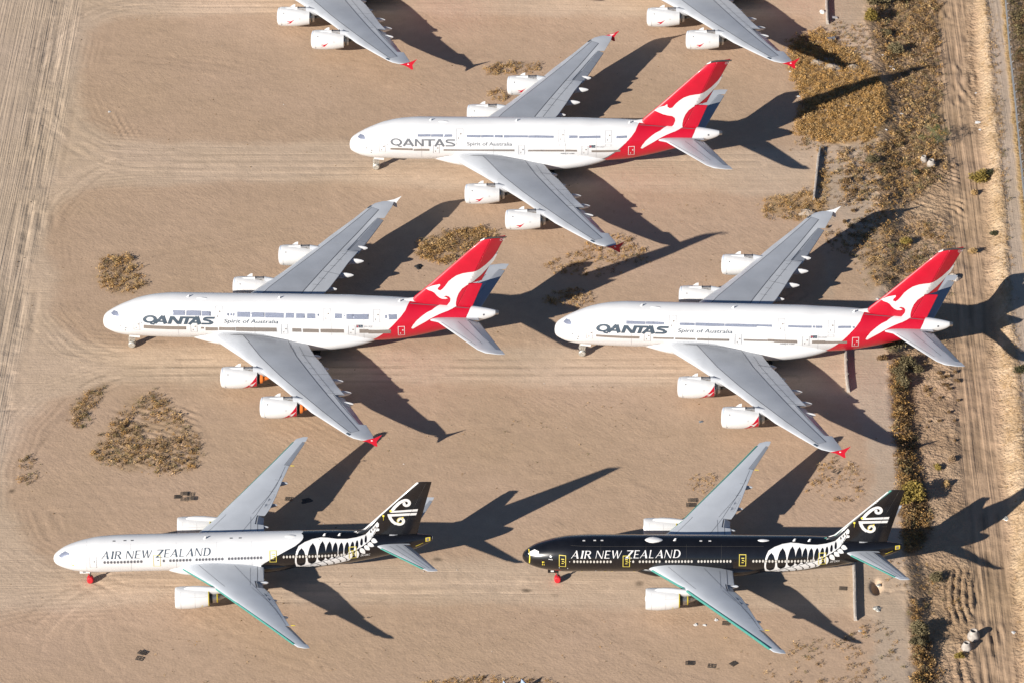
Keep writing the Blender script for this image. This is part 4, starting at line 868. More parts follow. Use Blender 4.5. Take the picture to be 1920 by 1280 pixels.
    # fin with the koru
    def fin():
        mb = MB(); mb.loft([finB.ring(z, finB.at(z)[0], finB.at(z)[1], 16) for z in (8.2,9.3,9.6,12,15,18.7,18.8)], BLACK)
        mb.loft([[(x+.12, .10, z), (x-.22, .0, z+.02), (x+.12, -.10, z), (x+.5, 0, z)] for x, z in ((50.2,9.05),(51.7,9.5),(52.0,9.7),(60.75,18.72))], ROOW if not black else GREEN)
        if black: mb.loft([[(x-.02, .10, z), (x-.26, .0, z+.02), (x-.02, -.10, z), (x+.1, 0, z)] for x, z in ((51.0,9.35),(52.0,9.74),(60.4,18.4))], ROOW)
        up = [(56.25,12.95),(56.83,13.85),(57.62,14.72),(58.1,15.05)]+curl(58.75,14.6,.70,.28,135,-235)
        lo = [(55.9,12.35),(56.15,11.6),(56.5,11.0)]+[(57.0,10.55)]+curl(57.72,11.15,.80,.22,-140,215)
        decal(mb, [stroke(up, .54, .46), ([(56.05,12.78),(56.6,13.15),(60.72,13.42),(60.6,12.95)], []), stroke(lo, .54, .44), ([(55.62,12.5),(60.55,12.68),(60.38,12.2),(55.8,12.02)], [])], .3, finB.skin(.03), ROOW)
        decal(mb, [([(51.9,8.5),(52.35,9.0),(52.9,9.6),(53.45,10.3),(53.95,11.0),(54.2,10.6),(54.15,10.05),(53.8,9.75),(54.25,9.6),(54.2,9.2),(53.7,9.1),(53.4,8.5)], [])], .3, finB.skin(.03), ROOW)
        decal(mb, [lens((52.85,8.75),(52.8,9.4),.24), lens((53.2,9.15),(53.2,9.85),.22), lens((53.5,9.6),(53.6,10.25),.2), stroke([(53.3,8.6),(53.65,9.3),(53.85,10.0)], .09)], .3, finB.skin(.045), BLACK)
        decal(mb, [rect(54.8,12.0,55.1,12.35), rect(54.93,11.3,54.98,12.0), rect(56.0,12.95,56.35,13.3)]+([stroke(curl(57.7,11.2,.5,.5,0,300), .08), rect(58.0,11.7,58.3,11.9)]), .3, finB.skin(.05), YELL)
        decal(mb, [stroke([(57.95,9.1),(62.1,18.6)], .04), stroke([(59.6,11.45),(60.4,11.5)], .06)], .4, finB.skin(.035), DMETAL)
        decal(mb, [stroke([(55.9,8.55),(56.6,8.5),(59.9,8.55)], .09)], .3, side(.05), SEAML)
        return mb.mesh('tail_fin')
    obj('tail_fin', fin(), root)
    for sg in (-1, 1):
        def wg():
            mb = foil_mesh(wingB, [(2.4,1),(3.3,1),(8.18,1),(8.2,.84),(9.59,.84),(10.48,.84),(10.5,1),(12.2,1),(15.6,1),(19.05,1),(23.18,1),(23.2,.74),(26,.74),(29.3,.74),(29.32,1),(30.1,1),(30.55,1)], sg, WNZ)
            tp = lambda o: wingB.top(sg, o)
            le = lambda a, b, c0, c1: [(wingB.at(y)[0]+c0*(wingB.at(y)[1]-wingB.at(y)[0]), y) for y in np.linspace(a, b, 9)]+[(wingB.at(y)[0]+c1*(wingB.at(y)[1]-wingB.at(y)[0]), y) for y in np.linspace(b, a, 9)]
            gw = .035 if black else .02
            # slat track gap showing green primer
            for a, b in ((3.4,9.7),(10.3,29.2)):
                rs = []
                for y in np.linspace(a, b, 12):
                    xl, xt, zl, zt, t = wingB.at(y); q_ = .75 if black else .5; rs.append([(xl-.22*q_, sg*y, zl-.12), (xl-.05*q_, sg*y, zl+.16*q_), (xl+.35*q_, sg*y, zl+.30*q_), (xl+.35, sg*y, zl-.15)])
                mb.loft(rs, GREEN)
            decal(mb, [stroke([(24.2,3.6),(28.6,10.4)], .05), stroke([(30.1,3.6),(33.6,10.4),(37.0,17.8),(38.6,22.9)], .05), stroke([(32.75,3.9),(32.75,9.9)], .04), stroke([(33.9,3.2),(33.9,8.2)], .07), stroke([(33.0,10.6),(35.9,15.5),(38.0,20.6)], .04)]
                  +[stroke([(a, y), (b, y)], .04) for a, b, y in ((34.6,35.9,13.2),(35.9,36.9,16.4),(36.8,37.7,19.4))], .8, tp(.02), SEAM)
            # slotted panels near the trailing edge
            decal(mb, [([(34.9,12.2),(35.5,12.2),(36.9,15.9),(36.3,15.9)], [])], .8, tp(.015), WGREY)
            return mb.mesh('wing')
        w_ = obj('wing', shared(('wB', sg, black), wg), root)
        hinge_piece(wingB, (8.25, 10.43), lambda y: .85, sg, 24, WPANEL, 'flaperon', w_, ('flB', sg))
        hinge_piece(wingB, (23.25, 26.2, 29.25), lambda y: .75, sg, 15, WPANEL, 'aileron', w_, ('aiB', sg))
        for i, (xt, y, zt, L) in enumerate(((35.7,8.0,4.75,5),(37.2,13.8,5.2,4.5),(39.0,19.4,5.8,4.2))):
            def ff(xt=xt, y=y, zt=zt, L=L):
                mb = MB(); rs = []
                for t, r in ((0,.05),(.12,.26),(.35,.40),(.6,.42),(.8,.33),(.95,.2),(1,.08)):
                    rs.append([(xt-L+L*t, sg*(y+r*.8*math.sin(2*math.pi*q/14)), zt+.05-(1-t)*.2+r*1.2*math.cos(2*math.pi*q/14)) for q in range(14)])
                return mb.loft(rs, WNZ).mesh('flap_fairing')
            obj('flap_fairing', shared(('ffB', sg, i), ff), w_)
        obj('static_wick', shared(('wk', sg), lambda: MB().tube((39.5,sg*23.1,6.95),(40.15,sg*23.1,6.9),.09,.05, YELL, 8).mesh('static_wick')), w_)
        def st():
            mb = foil_mesh(stabB, [(.6,1),(1.5,1),(1.55,.74),(2.3,.74),(9.9,.74),(9.95,1),(10.7,1)], sg, WNZ)
            rs = []
            for y in np.linspace(2.6, 9.9, 7):
                xl, xt, zl, zt, t = stabB.at(y); rs.append([(xl-.14, sg*y, zl-.06), (xl, sg*y, zl+.1), (xl+.2, sg*y, zl+.12), (xl+.2, sg*y, zl-.1)])
            mb.loft(rs, GREEN); decal(mb, [stroke([(55.9,2.2),(61.7,9.8)], .05), stroke([(57.0,1.8),(62.3,9.8)], .05)], .8, stabB.top(sg, .02), SEAM)
            return mb.mesh('stabiliser')
        s_ = obj('stabiliser', shared(('stB', sg), st), root)
        hinge_piece(stabB, (1.6, 9.85), lambda y: .75, sg, 11, WPANEL, 'elevator', s_, ('elB', sg))
        e = empty('engine', (20.35, sg*10.1, 3.8-.15)); e.parent = root
        def er(t): return float(np.interp(t, [p[0] for p in ENB], [p[1] for p in ENB]))
        def cw():
            mb = MB(); mb.rev(ENB, COWL, 56, caps=False); mb.rev([(0,1.62),(.2,1.5),(.6,1.45)], METAL, 48, caps=False); mb.rev([(.45,1.47),(.44,.02)], WHITE, 40, caps=False)
            sk = lambda o: (lambda X_, Z_: (X_, -math.sqrt(max((er(X_)+o)**2-Z_*Z_, 0)), Z_))
            mb.rev([(5.45,1.52),(5.62,1.50),(5.64,1.40)], YELL, 48, caps=False); mb.rev([(5.6,1.4),(5.2,1.2)], DARK, 40, caps=False)
            decal(mb, [rect(4.35,-.75,4.6,-.55), rect(4.2,-1.0,4.4,-.92)], .2, sk(.02), YELL); decal(mb, [stroke([(.95,1.7),(.95,-1.5)], .04), stroke([(3.3,1.6),(3.3,-1.5)], .035), stroke([(1.2,1.15),(5.3,.95)], .04)], .3, sk(.02), SEAML)
            return mb.mesh('cowling')
        obj('cowling', shared('cwB', cw), e)
        def nz():
            mb = MB(); mb.rev([(4.6,1.1),(5.6,1.14),(6.2,1.0)], DMETAL, 32, caps=False); mb.rev([(6.2,1.0),(6.95,.86)], METAL, 32, caps=False)
            mb.rev([(6.85,.98),(7.05,.94),(7.07,.8)], YELL, 32, caps=False); mb.rev([(5.95,1.08),(6.05,1.07)], DARK, 32, caps=False); mb.rev([(7.05,.85),(6.9,.5)], DARK, 32, caps=False); return mb.mesh('exhaust_nozzle')
        obj('exhaust_nozzle', shared('nzB', nz), e)
        obj('exhaust_cone', shared('coB', lambda: MB().rev([(6.8,.62),(7.3,.55),(7.9,.3),(8.5,.04)], METAL, 24).mesh('exhaust_cone')), e)
        def py():
            mb = MB(); rs = []
            for xx, zb, zt, h in ((1.3,1.3,1.8,.08),(1.9,1.2,2.1,.35),(3.0,1.2,2.2,.5),(4.5,1.0,2.15,.5),(6.5,.9,1.9,.45),(9.5,1.1,1.6,.3),(12,1.3,1.5,.1)):
                rs.append([(xx, -h, zb), (xx, h, zb), (xx, h*.85, zt-.2), (xx, h*.4, zt), (xx, -h*.4, zt), (xx, -h*.85, zt-.2)])
            return mb.loft(rs, COWL).mesh('pylon')
        obj('pylon', shared('pyB', py), e)
    def ng():
        mb = MB(); mb.tube((6.0,0,3.2),(5.9,0,.5),.13,.11, DMETAL); mb.tube((5.2,0,2.6),(5.85,0,1.2),.07,.07, RED)
        mb.box((5.1,-.45,2.5),(1.7,.06,.7), body); mb.box((5.1,.45,2.5),(1.7,.06,.7), body); mb.box((5.0,-.5,2.5),(.5,.02,.3), ROOW if black else SEAM); return mb.mesh('nose_gear')
    g = obj('nose_gear', ng(), root, (0, 0, -zoff))
    def cov():
        mb = MB(); rs = []
        for yy, r in ((-.52,.34),(-.5,.48),(-.36,.55),(0,.57),(.36,.55),(.5,.48),(.52,.34)): rs.append([(r*math.cos(t)*1.0, yy, min(max(r*math.sin(t)*1.2, -.6), .55)) for t in np.linspace(0, 2*math.pi, 21)[:-1]])
        return mb.loft(rs, REDCOV).mesh('wheel_cover')
    obj('wheel_cover', shared('ngc', cov), g, (5.9, 0, .62))
    def mw():
        mb = MB(); rs = []
        for yy, r in ((-.25,.5),(-.2,.64),(0,.68),(.2,.64),(.25,.5)): rs.append([(r*math.cos(t), yy, r*math.sin(t)) for t in np.linspace(0, 2*math.pi, 25)[:-1]])
        return mb.loft(rs, TYRE).mesh('wheel')
    for sg in (-1, 1):
        m = obj('main_gear', shared('mgB', lambda: MB().tube((0,0,4.2),(0,0,.8),.24,.2, METAL).tube((-1.5,0,.7),(1.5,0,.7),.14,.14, METAL).mesh('main_gear')), root, (31.6, sg*5.5, -zoff))
        for xx in (-1.45, 0, 1.45):
            for yy in (-.6, .6): obj('wheel', shared('mwB', mw), m, (xx, yy, .68))
    def dome(L, r):
        mb = MB(); rs = [[(L*x, r*y*math.sin(t), r*y*.5*math.cos(t)) for t in np.linspace(0, 2*math.pi, 21)[:-1]] for x, y in ((0,.03),(.08,.45),(.25,.85),(.45,1),(.75,.75),(.93,.4),(1,.05))]; return mb.loft(rs, ROOW).mesh('satcom_dome')
    tz = lambda x, y: BB.at(x)[0]+BB.at(x)[1]*math.sqrt(max(1-(y/BB.at(x)[2])**2, 0))
    for x, L, r in (((20.3,3.0,.75),(39.0,2.0,.35)) if black else ((38.5,2.0,.4),)):
        obj('satcom_dome', dome(L, r), root, (x, -.55, tz(x, -.55)-.02))
    def ant(): return MB().loft([[(0,-.06,0),(.5,-.06,0),(.5,.06,0),(0,.06,0)],[(.3,-.03,.5),(.6,-.03,.5),(.6,.03,.5),(.3,.03,.5)]], ROOW).mesh('blade_antenna')
    for x in (25.0, 44.8, 47.3): obj('blade_antenna', shared('antB', ant), root, (x, -.7, tz(x, -.7)-.03))
    for x in (10.2, 12.0, 13.2, 29.6, 31.1): obj('roof_beacon', shared(('bec', black), lambda: MB().box((0,0,.03),(.42,.2,.08), ROOW if black else SEAM).mesh('roof_beacon')), root, (x, -.75, tz(x, -.75)))
    return root
aircraft_777(-72.71, -81.407, 3.211, 0, 'mostly white twin engine airliner whose black rear body carries a white fern', False, 'ZK-OKC')
aircraft_777(5.279, -79.6, .412, .18, 'all black twin engine airliner with pale wings, white name and yellow taped doors', True, 'ZK-OKH')

# ------------------------------------------------------------------ dry scrub (uncountable) in patches
STRAW, GOLD, BROWN, OLIVE, TAN = (.46,.31,.145), (.40,.235,.085), (.22,.14,.072), (.19,.155,.075), (.39,.27,.165)
def tufts(P, rad, cols, K=14, flat=.7, size=.42):
    n = len(P); P = np.asarray(P)
    u = rng.normal(size=(n, K, 3)); u /= np.linalg.norm(u, axis=2, keepdims=True); u[..., 2] = np.abs(u[..., 2])*flat*1.2
    c = P[:, None, :]+u*(rng.random((n, K, 1))**.5)*rad[:, None, None]
    o = rng.normal(size=(n, K, 3, 3))*rad[:, None, None, None]*size*.6
    o[..., 2] *= .8; v = c[:, :, None, :]+o; v[..., 2] = np.maximum(v[..., 2], P[:, None, None, 2]-.12)
    cc = cols[:, None, None, :]*(.75+.5*rng.random((n, K, 1, 1)))*np.ones((1, 1, 3, 1))
    cc = np.concatenate([cc, np.ones(cc.shape[:3]+(1,))], -1)
    return v.reshape(-1, 3), cc.reshape(-1, 4)
def pick(n, mix):
    cs = np.array([c for c, _ in mix]); p = np.array([w for _, w in mix], float); p /= p.sum()
    return cs[rng.choice(len(cs), n, p=p)]*(.8+.4*rng.random((n, 1)))
def scatter(polys, dens_, clump, th, z0=0, fs=.25, seed=0, soft=1.5):
    out = []
    for P in polys:
        W = np.array(GP(P, z0)); lo, hi = W.min(0), W.max(0); n = int((hi[0]-lo[0])*(hi[1]-lo[1])*dens_)
        x = rng.uniform(lo[0], hi[0], n); y = rng.uniform(lo[1], hi[1], n)
        d = -sdist(W, x, y); f = fbm(x*fs, y*fs, 60+seed, 4)
        k = (d > -.3) & (rng.random(n) < (1-clump)+clump*sstep(th-.07, th+.07, f)) & (rng.random(n) < sstep(-.3, soft, d)+.05)
        out.append(np.stack([x[k], y[k]], -1))
    q = np.concatenate(out); return np.column_stack([q, height(q[:, 0], q[:, 1])])
def scrub(label, polys, dens_, r, mix, clump=.8, th=.48, z0=0, K=14, fs=.25, seed=0, soft=1.5, name='dry_scrub', flat=.7, size=.42):
    if dens_ > .5: dens_ *= 1.55; r = (r[0]*.8, r[1]*1.0); K = int(K*2.6); size = .26; flat = flat*1.7; th -= .02
    P = scatter(polys, dens_, clump, th, z0, fs, seed, soft); n = len(P)
    rad = r[0]+(r[1]-r[0])*rng.random(n)**1.5
    v, c = tufts(P, rad, pick(n, mix), K, flat, size); f = np.arange(len(v)).reshape(-1, 3)
    return tag(obj(name, fastmesh(name, v, f, LEAF, c)), label, 'scrub', kind='stuff')
MG = ((GOLD, 4), (STRAW, 4), (BROWN, 2.5), (OLIVE, .5)); MB_ = ((BROWN, 4), (STRAW, 2), (OLIVE, 2), (GOLD, 2), (TAN, 1)); MO = ((OLIVE, 3), (BROWN, 3), (GOLD, 2))
scrub('round clump of dry scrub beyond the nose of the orange coned jet', [[(178,520),(185,485),(215,472),(250,478),(272,510),(275,540),(250,552),(205,550),(182,540)]], 2.2, (.3,.75), MG, .6, .42)
scrub('dense golden scrub under the tail of the orange coned jet', [[(770,475),(800,445),(850,428),(900,423),(935,430),(940,450),(900,480),(850,500),(800,492)]], 2.6, (.35,.8), MG, .45, .4)
scrub('low golden scrub strip above the left engine of the thin lettered jet', [[(900,132),(930,115),(975,112),(1015,122),(1010,136),(960,142),(915,146)], [(900,178),(925,166),(955,170),(955,192),(925,192)]], 2.4, (.3,.65), MG, .5, .42)
scrub('golden scrub below the near wingtip of the thin lettered jet', [[(1015,500),(1030,485),(1080,465),(1120,440),(1180,440),(1215,470),(1225,490),(1170,515),(1100,520),(1040,515)]], 1.5, (.25,.6), MG, .8, .47)
scrub('golden scrub by the nose of the right hand red tailed jet', [[(1008,560),(1040,543),(1090,540),(1118,555),(1105,570),(1060,580),(1020,572)]], 2.4, (.3,.65), MG, .5, .42)
scrub('narrow slanted patch of brown scrub on bare dirt', [[(122,790),(130,755),(170,728),(200,720),(198,740),(170,780),(155,805),(130,802)]], 2.2, (.3,.65), MB_, .45, .42)
scrub('largest patch of rutted brown scrub on bare dirt', [[(170,850),(205,790),(245,745),(290,728),(320,750),(370,810),(388,850),(370,880),(290,895),(220,885),(180,872)]], 1.9, (.25,.7), MB_, .75, .46, seed=3)
scrub('small ragged scrub patch at the left edge', [[(25,905),(30,860),(55,846),(85,865),(80,895),(55,908)]], 1.9, (.25,.6), MB_, .6, .45)
scrub('sparse scrub behind the black jet', [[(1280,905),(1310,885),(1350,890),(1350,915),(1310,930)], [(1500,930),(1530,870),(1580,850),(1625,880),(1630,930),(1580,945)]], 1.0, (.2,.5), MG, .85, .48)
scrub('thin scrub at the lower right corner of the dirt', [[(1420,1300),(1430,1240),(1500,1200),(1580,1190),(1640,1150),(1690,1200),(1690,1300)]], .9, (.2,.55), MB_, .9, .49, seed=4)
scrub('line of scrub along the bottom edge', [[(780,1280),(860,1268),(960,1268),(1040,1274),(1080,1284),(1000,1300),(800,1300)]], 2.0, (.25,.6), MG, .4, .4)
scrub('golden scrub round the low concrete wall', [[(1420,400),(1440,370),(1520,355),(1545,300),(1530,280),(1560,285),(1565,330),(1550,380),(1560,400),(1500,415),(1440,418)]], 1.8, (.3,.65), MG, .6, .43)
scrub('golden field of scrub at the tail of the thin lettered jet', [[(1470,75),(1540,50),(1600,90),(1660,150),(1672,210),(1640,270),(1540,270),(1480,250),(1500,190),(1470,120)]], 3.6, (.3,.7), (((.47,.28,.10), 6), (STRAW, 3), (BROWN, 1)), .4, .38, seed=5)
scrub('small scrub beside the gravel mounds', [[(1540,40),(1625,45),(1640,110),(1580,110)], [(1470,270),(1500,255),(1560,262),(1550,285),(1480,285)]], 1.3, (.25,.6), MB_, .7, .46)
scrub('mixed scrub in the low ground east of the dirt apron', [[(1622,-20),(1770,-20),(1770,120),(1775,250),(1790,320),(1700,400),(1640,420),(1560,400),(1560,290),(1650,270),(1680,200),(1640,120)]], 1.7, (.3,.85), ((BROWN, 4), (STRAW, 3), (OLIVE, 1.5), (GOLD, 2.5), (TAN, 1.5)), .6, .43, -1.3, seed=6, soft=3)
scrub('scrub between the right hand jet and the dirt track', [[(1580,420),(1700,400),(1780,420),(1790,470),(1740,520),(1680,540),(1620,560),(1590,500),(1540,480),(1545,440)]], 1.3, (.3,.75), MB_, .8, .47, -1.3, seed=7, soft=3)
scrub('dark dense brush along the foot of the embankment', [[(1663,690),(1690,680),(1712,760),(1722,860),(1745,940),(1745,1010),(1720,1040),(1690,1050),(1682,960),(1674,860),(1667,780)], [(1700,1120),(1722,1140),(1745,1200),(1768,1300),(1708,1300),(1706,1200)]], 2.6, (.4,.9), ((BROWN, 5), (OLIVE, 1), (GOLD, 3.5), (STRAW, 1)), .35, .38, -1.3, seed=8)
scrub('sparse scrub between the brush and the dirt track', [[(1690,620),(1780,640),(1795,760),(1740,760),(1700,700)], [(1640,1060),(1750,1050),(1810,1100),(1830,1180),(1800,1280),(1750,1200),(1700,1120),(1640,1110)], [(1745,440),(1790,440),(1790,560),(1750,560)]], .6, (.2,.5), MB_, .85, .5, -1.4, seed=9)
scrub('straw coloured grass on the road bank', [[(1836,-20),(1862,-20),(1880,150),(1890,320),(1900,470),(1912,600),(1925,760),(1930,1300),(1915,1300),(1885,900),(1868,640),(1858,400),(1846,230)]], 2.2, (.15,.42), ((STRAW, 5), (TAN, 5), (GOLD, 1.5), (BROWN, 1)), .65, .46, -.6, seed=10, K=9)
scrub('dark tufts along the edge of the gravel road', [[(1850,-20),(1856,-20),(1872,130),(1883,260),(1896,420),(1903,520),(1898,520),(1888,420),(1874,260),(1864,130)]], .9, (.35,.6), MO, .3, .4, -.2, seed=11)
scrub('golden verge between gravel road and fence', [[(1874,-20),(1880,-20),(1902,200),(1920,400),(1914,400),(1896,200)]], 3.0, (.2,.4), MG, .2, .4, .2, seed=12)
scrub('dark brush beyond the wire fence', [[(1888,-40),(1990,-40),(1990,420),(1936,420),(1912,240)]], 1.2, (.5,1.1), ((BROWN, 4), (OLIVE, 4)), .5, .45, .2, seed=13)
scrub('thin dry grass tufts dotted over the bare dirt', [[(260,1200),(700,1160),(1400,1160),(1450,1290),(260,1290)], [(600,720),(1250,720),(1280,880),(620,900)], [(900,350),(1500,370),(1480,520),(1250,560),(1000,450)], [(880,60),(1300,60),(1250,200),(1160,210)]], .10, (.12,.32), MB_, .9, .52, seed=14, K=8)
def clods():
    n = 2600; x = rng.uniform(-100, 92, n); y = rng.uniform(-112, 130, n); k = x < EDGE(y)-1; k &= rng.random(n) < .25+.9*(fbm(x*.05, y*.05, 77) > .5); x, y = x[k], y[k]; n = len(x)
    r = .05+.13*rng.random(n)**3; base = np.array([(1,0,0),(-.5,.87,0),(-.5,-.87,0),(0,0,.9),(.6,.6,.4)])
    v = np.stack([x, y, height(x, y)], -1)[:, None, :]+base[None]*r[:, None, None]*(.7+.6*rng.random((n, 5, 1)))
    f = (np.array([(0,1,3),(1,2,3),(2,0,3),(0,4,3),(0,1,4)])[None]+np.arange(n)[:, None, None]*5).reshape(-1, 3)
    c = pick(n, ((BROWN, 3), ((.33,.25,.18), 4), ((.55,.5,.45), .6)))[:, None, :]*np.ones((1, 5, 1)); c = np.concatenate([c, np.ones((n, 5, 1))], -1)
    tag(obj('clods', fastmesh('clods', v.reshape(-1, 3), f, LEAF, c.reshape(-1, 4))), 'small stones and soil clods strewn over the dirt', 'clods', kind='stuff')
clods()

# ------------------------------------------------------------------ single bushes and the tree
def bush(u, v, r, col_, label, group=None, name='bush', z0=-1.4, cat='bush', K=None):
    g = G(u, v, z0); z = hz(g[0], g[1]); K = K or int(110+90*r)
    key = (round(r*2)/2, tuple(col_))
    nl = 3+int(r*2); P = np.array([[rng.normal()*.38*r, rng.normal()*.38*r, r*(.25+.3*rng.random())] for _ in range(nl)]); P[0] = (0, 0, r*.45)
    v_, c_ = tufts(P, np.full(nl, r*.72), pick(nl, ((col_, 1),)), K, .9, .22 if r > .8 else .3)
    v_[:, 2] = np.maximum(v_[:, 2], -.1)
    o = obj(name, fastmesh(name, v_, np.arange(len(v_)).reshape(-1, 3), LEAF, c_), None, (g[0], g[1], z)); o.rotation_euler = (0, 0, rng.random()*6.28)
    tag(o, label, cat, group)
    mb = MB()
    for a in np.linspace(0, 6.28, 5)[:-1]: mb.tube((0, 0, -.05), (math.cos(a)*r*.4, math.sin(a)*r*.4, r*.6), .04+.02*r, .02, WOODD, 5)
    mb.build('stem', o); return o
YB, GB, DG = (.27,.20,.055), (.175,.145,.08), (.075,.075,.04)
for u, v, r, c_, lb in ((1642,14,2.1,GB,'large olive bush nearest the top edge beside the bare grey pad'), (1634,46,1.7,YB,'yellow green bush at the corner of the grey pad near the top'),
    (1661,68,1.0,GB,'round olive bush alone in the top right scrub'), (1677,101,1.7,GB,'wide olive bush just above the long tail shadow'), (1699,460,1.1,YB,'bright yellow bush above the tail fin of the right hand jet'),
    (1838,340,1.7,YB,'large yellow bush between the dirt track and the gravel road'), (1857,333,.9,DG,'dark green bush touching the large yellow one near the road'), (1825,366,.8,STRAW,'straw coloured bush just below the yellow one by the track'),
    (1719,328,.9,DG,'dark green bush below the pair of white concrete cones'), (1740,321,.7,GB,'small olive bush right below the larger concrete cone'), (1630,316,1.2,GB,'olive bush right of the top of the low wall'),
    (1825,475,1.0,STRAW,'straw bush with a dark shadow right of the tail fin tip'), (1865,448,.8,DG,'green bush on the pale road bank'), (1911,713,1.1,DG,'green bush at the right edge by the gravel road'),
    (1676,662,2.0,GB,'tall olive bush under the tail of the right hand red tailed jet'), (1703,690,1.7,GB,'olive bush left of two under the tailplane tip'), (1723,697,1.3,GB,'olive bush right of two under the tailplane tip'),
    (1686,706,1.3,GB,'olive bush leading the dark brush line'), (1693,722,1.5,GB,'olive bush standing out of the dark brush line'), (1652,687,.8,BROWN,'brown bush alone on the grey strip by the low wall'),
    (1786,860,.8,TAN,'tan bush beside the dirt track, upper of two'), (1759,877,.8,YB,'yellow bush between brush line and dirt track'), (1776,908,.8,STRAW,'straw bush beside the dirt track, lower of two'),
    (1704,945,2.1,YB,'large yellow bush right of the black jet fin'), (1750,1085,1.2,GB,'green bush left of the wavy ruts'), (1723,1194,1.8,GB,'round olive bush left of the two lower cones'), (1716,1220,1.2,GB,'pale olive bush below the round one'),
    (1799,1231,.8,YB,'small yellow bush below the lower cones')):
    bush(u, v, r, c_, lb)
for u, v, r in ((1607,330,.6),(1584,347,.8),(1606,345,.7),(1587,365,.5),(1602,365,.5),(1617,366,.5),(1611,382,.6),(1599,402,.5),(1584,422,.5),(1550,432,.4)):
    bush(u, v, r, BROWN, 'low brown bush on the bare grey soil right of the leaning low wall', 'low bushes on the grey soil', z0=-.5)
for u, v, r in ((1736,730,.5),(1761,701,.5),(1768,708,.5),(1779,706,.45),(1790,698,.45),(1794,715,.5),(1778,722,.4),(1769,721,.4),(1779,729,.45),(1762,745,.4),(1797,750,.4),(1760,789,.4),(1780,772,.4),(1790,788,.35),(1742,790,.3),(1738,800,.3),(1790,826,.35)):
    bush(u, v, r, BROWN, 'tiny bush on the bare soil between brush line and dirt track', 'tiny bushes beside the dirt track')
g = G(1757, 272, -1.4); tz = hz(g[0], g[1])
tr = empty('tree', (g[0], g[1], tz)); tag(tr, 'feathery green desert tree above the pair of white concrete cones', 'tree')
mb = MB(); mb.tube((0,0,-.1),(.1,.05,1.0),.16,.11, WOOD, 8)
for a in (0.3, 1.5, 2.6, 3.9, 5.2): mb.tube((.1,.05,.9),(.1+1.5*math.cos(a), .05+1.5*math.sin(a), 2.3),.09,.03, WOOD, 6)
mb.build('trunk', tr)
P = rng.normal(size=(26, 3))*np.array([1.35, 1.2, .55])+np.array([0, 0, 2.3]); P[:, 2] = np.clip(P[:, 2], .9, 3.6)
v_, c_ = tufts(P, np.full(26, .85), pick(26, (((.13,.15,.06), 2), ((.10,.13,.05), 1), ((.2,.19,.09), 1))), 90, .9, .12)
obj('crown', fastmesh('crown', v_, np.arange(len(v_)).reshape(-1, 3), LEAF, c_), tr)

# ------------------------------------------------------------------ walls, fence, mounds, cones
def barrier(pts, label):
    W = [G(u, v, 0) for u, v in pts]; o = empty('concrete_barrier', W[0]); tag(o, label, 'barrier', 'low concrete blast barriers'); mb = MB(); rs = []
    for i, p in enumerate(W):
        a = W[max(i-1, 0)]; b = W[min(i+1, len(W)-1)]; d = (b-a)[:2]; d = d/np.hypot(*d); nx, ny = -d[1], d[0]; q = p-W[0]
        rs.append([(q[0]+nx*k, q[1]+ny*k, z) for k, z in ((-.3,-.05),(-.3,.1),(-.17,.3),(-.11,.9),(.11,.9),(.17,.3),(.3,.1),(.3,-.05))])
    mb.loft(rs, CONC, smooth=False); mb.build('wall_body', o)
    mb = MB(); L = W[-1]-W[0]; n = max(2, int(np.hypot(L[0], L[1])/3.8))
    for k in range(1, n): q = L*k/n; mb.box((q[0], q[1], .5), (.29, .06, .94), CONCG)
    mb.build('joint', o)
barrier([(1549,-30),(1550,10),(1551.7,46)], 'low white concrete barrier at the top edge beside the grey pad')
barrier([(1537.5,281),(1534,305),(1530.5,340),(1526,376)], 'low leaning concrete barrier below the golden scrub field')
barrier([(1585.8,655),(1586.5,690),(1588,712),(1591,735)], 'low white concrete barrier running from under the right hand jet tail')
barrier([(1601,1052),(1602.5,1090),(1603,1130),(1604.3,1163)], 'low white concrete barrier below the tail of the black jet')
fo = empty('wire_fence', (0, 0, 0)); tag(fo, 'long galvanised wire fence along the far side of the gravel road', 'fence')
ys = np.arange(-112, 140, 3.0)
def post(): return MB().tube((0,0,-.3),(0,0,2.2),.07,.07, STEEL, 8).tube((0,0,2.15),(.3,0,2.5),.05,.04, STEEL, 6).mesh('post')
for y in ys: obj('post', shared('post', post), fo, (float(FENCE(y)), y, hz(float(FENCE(y)), y)))
mb = MB()
for a, b in zip(ys[:-1], ys[1:]):
    xa, xb = float(FENCE(a)), float(FENCE(b)); za, zb = hz(xa, a), hz(xb, b)
    for h in (.1, .6, 1.1, 1.6, 2.15): mb.tube((xa,a,za+h),(xb,b,zb+h),.025,.025, STEEL, 4, False)
    for k in range(6):
        t0, t1 = k/6, (k+1)/6; P0 = lambda t, h: (xa+(xb-xa)*t, a+(b-a)*t, za+(zb-za)*t+h)
        mb.tube(P0(t0,.1),P0(t1,2.1),.012,.012, STEEL, 3, False); mb.tube(P0(t0,2.1),P0(t1,.1),.012,.012, STEEL, 3, False)
mb.build('wire_mesh', fo)
def mound(u, v, rx, ry, h, label, m=CONCG, group=None, z0=0, name='gravel_mound', cat='mound'):
    g = G(u, v, z0); rs = []; ph = rng.random()*6
    for t in np.linspace(1, 0.02, 10): rs.append([(rx*t*math.cos(a)*(1+.08*math.sin(3*a+ph)), ry*t*math.sin(a)*(1+.08*math.sin(2*a+ph)), h*(1-t*t)**1.2*(1+.1*math.sin(5*a+ph))-.12*t) for a in np.linspace(0, 2*math.pi, 25)[:-1]])
    o = MB().loft(rs, m).build(name, None, (g[0], g[1], hz(g[0], g[1]))); tag(o, label, cat, group)
SOILG = mat('grey_soil_pile', (.40,.33,.26), .95, var=.15, scale=1.5, bump=.3)
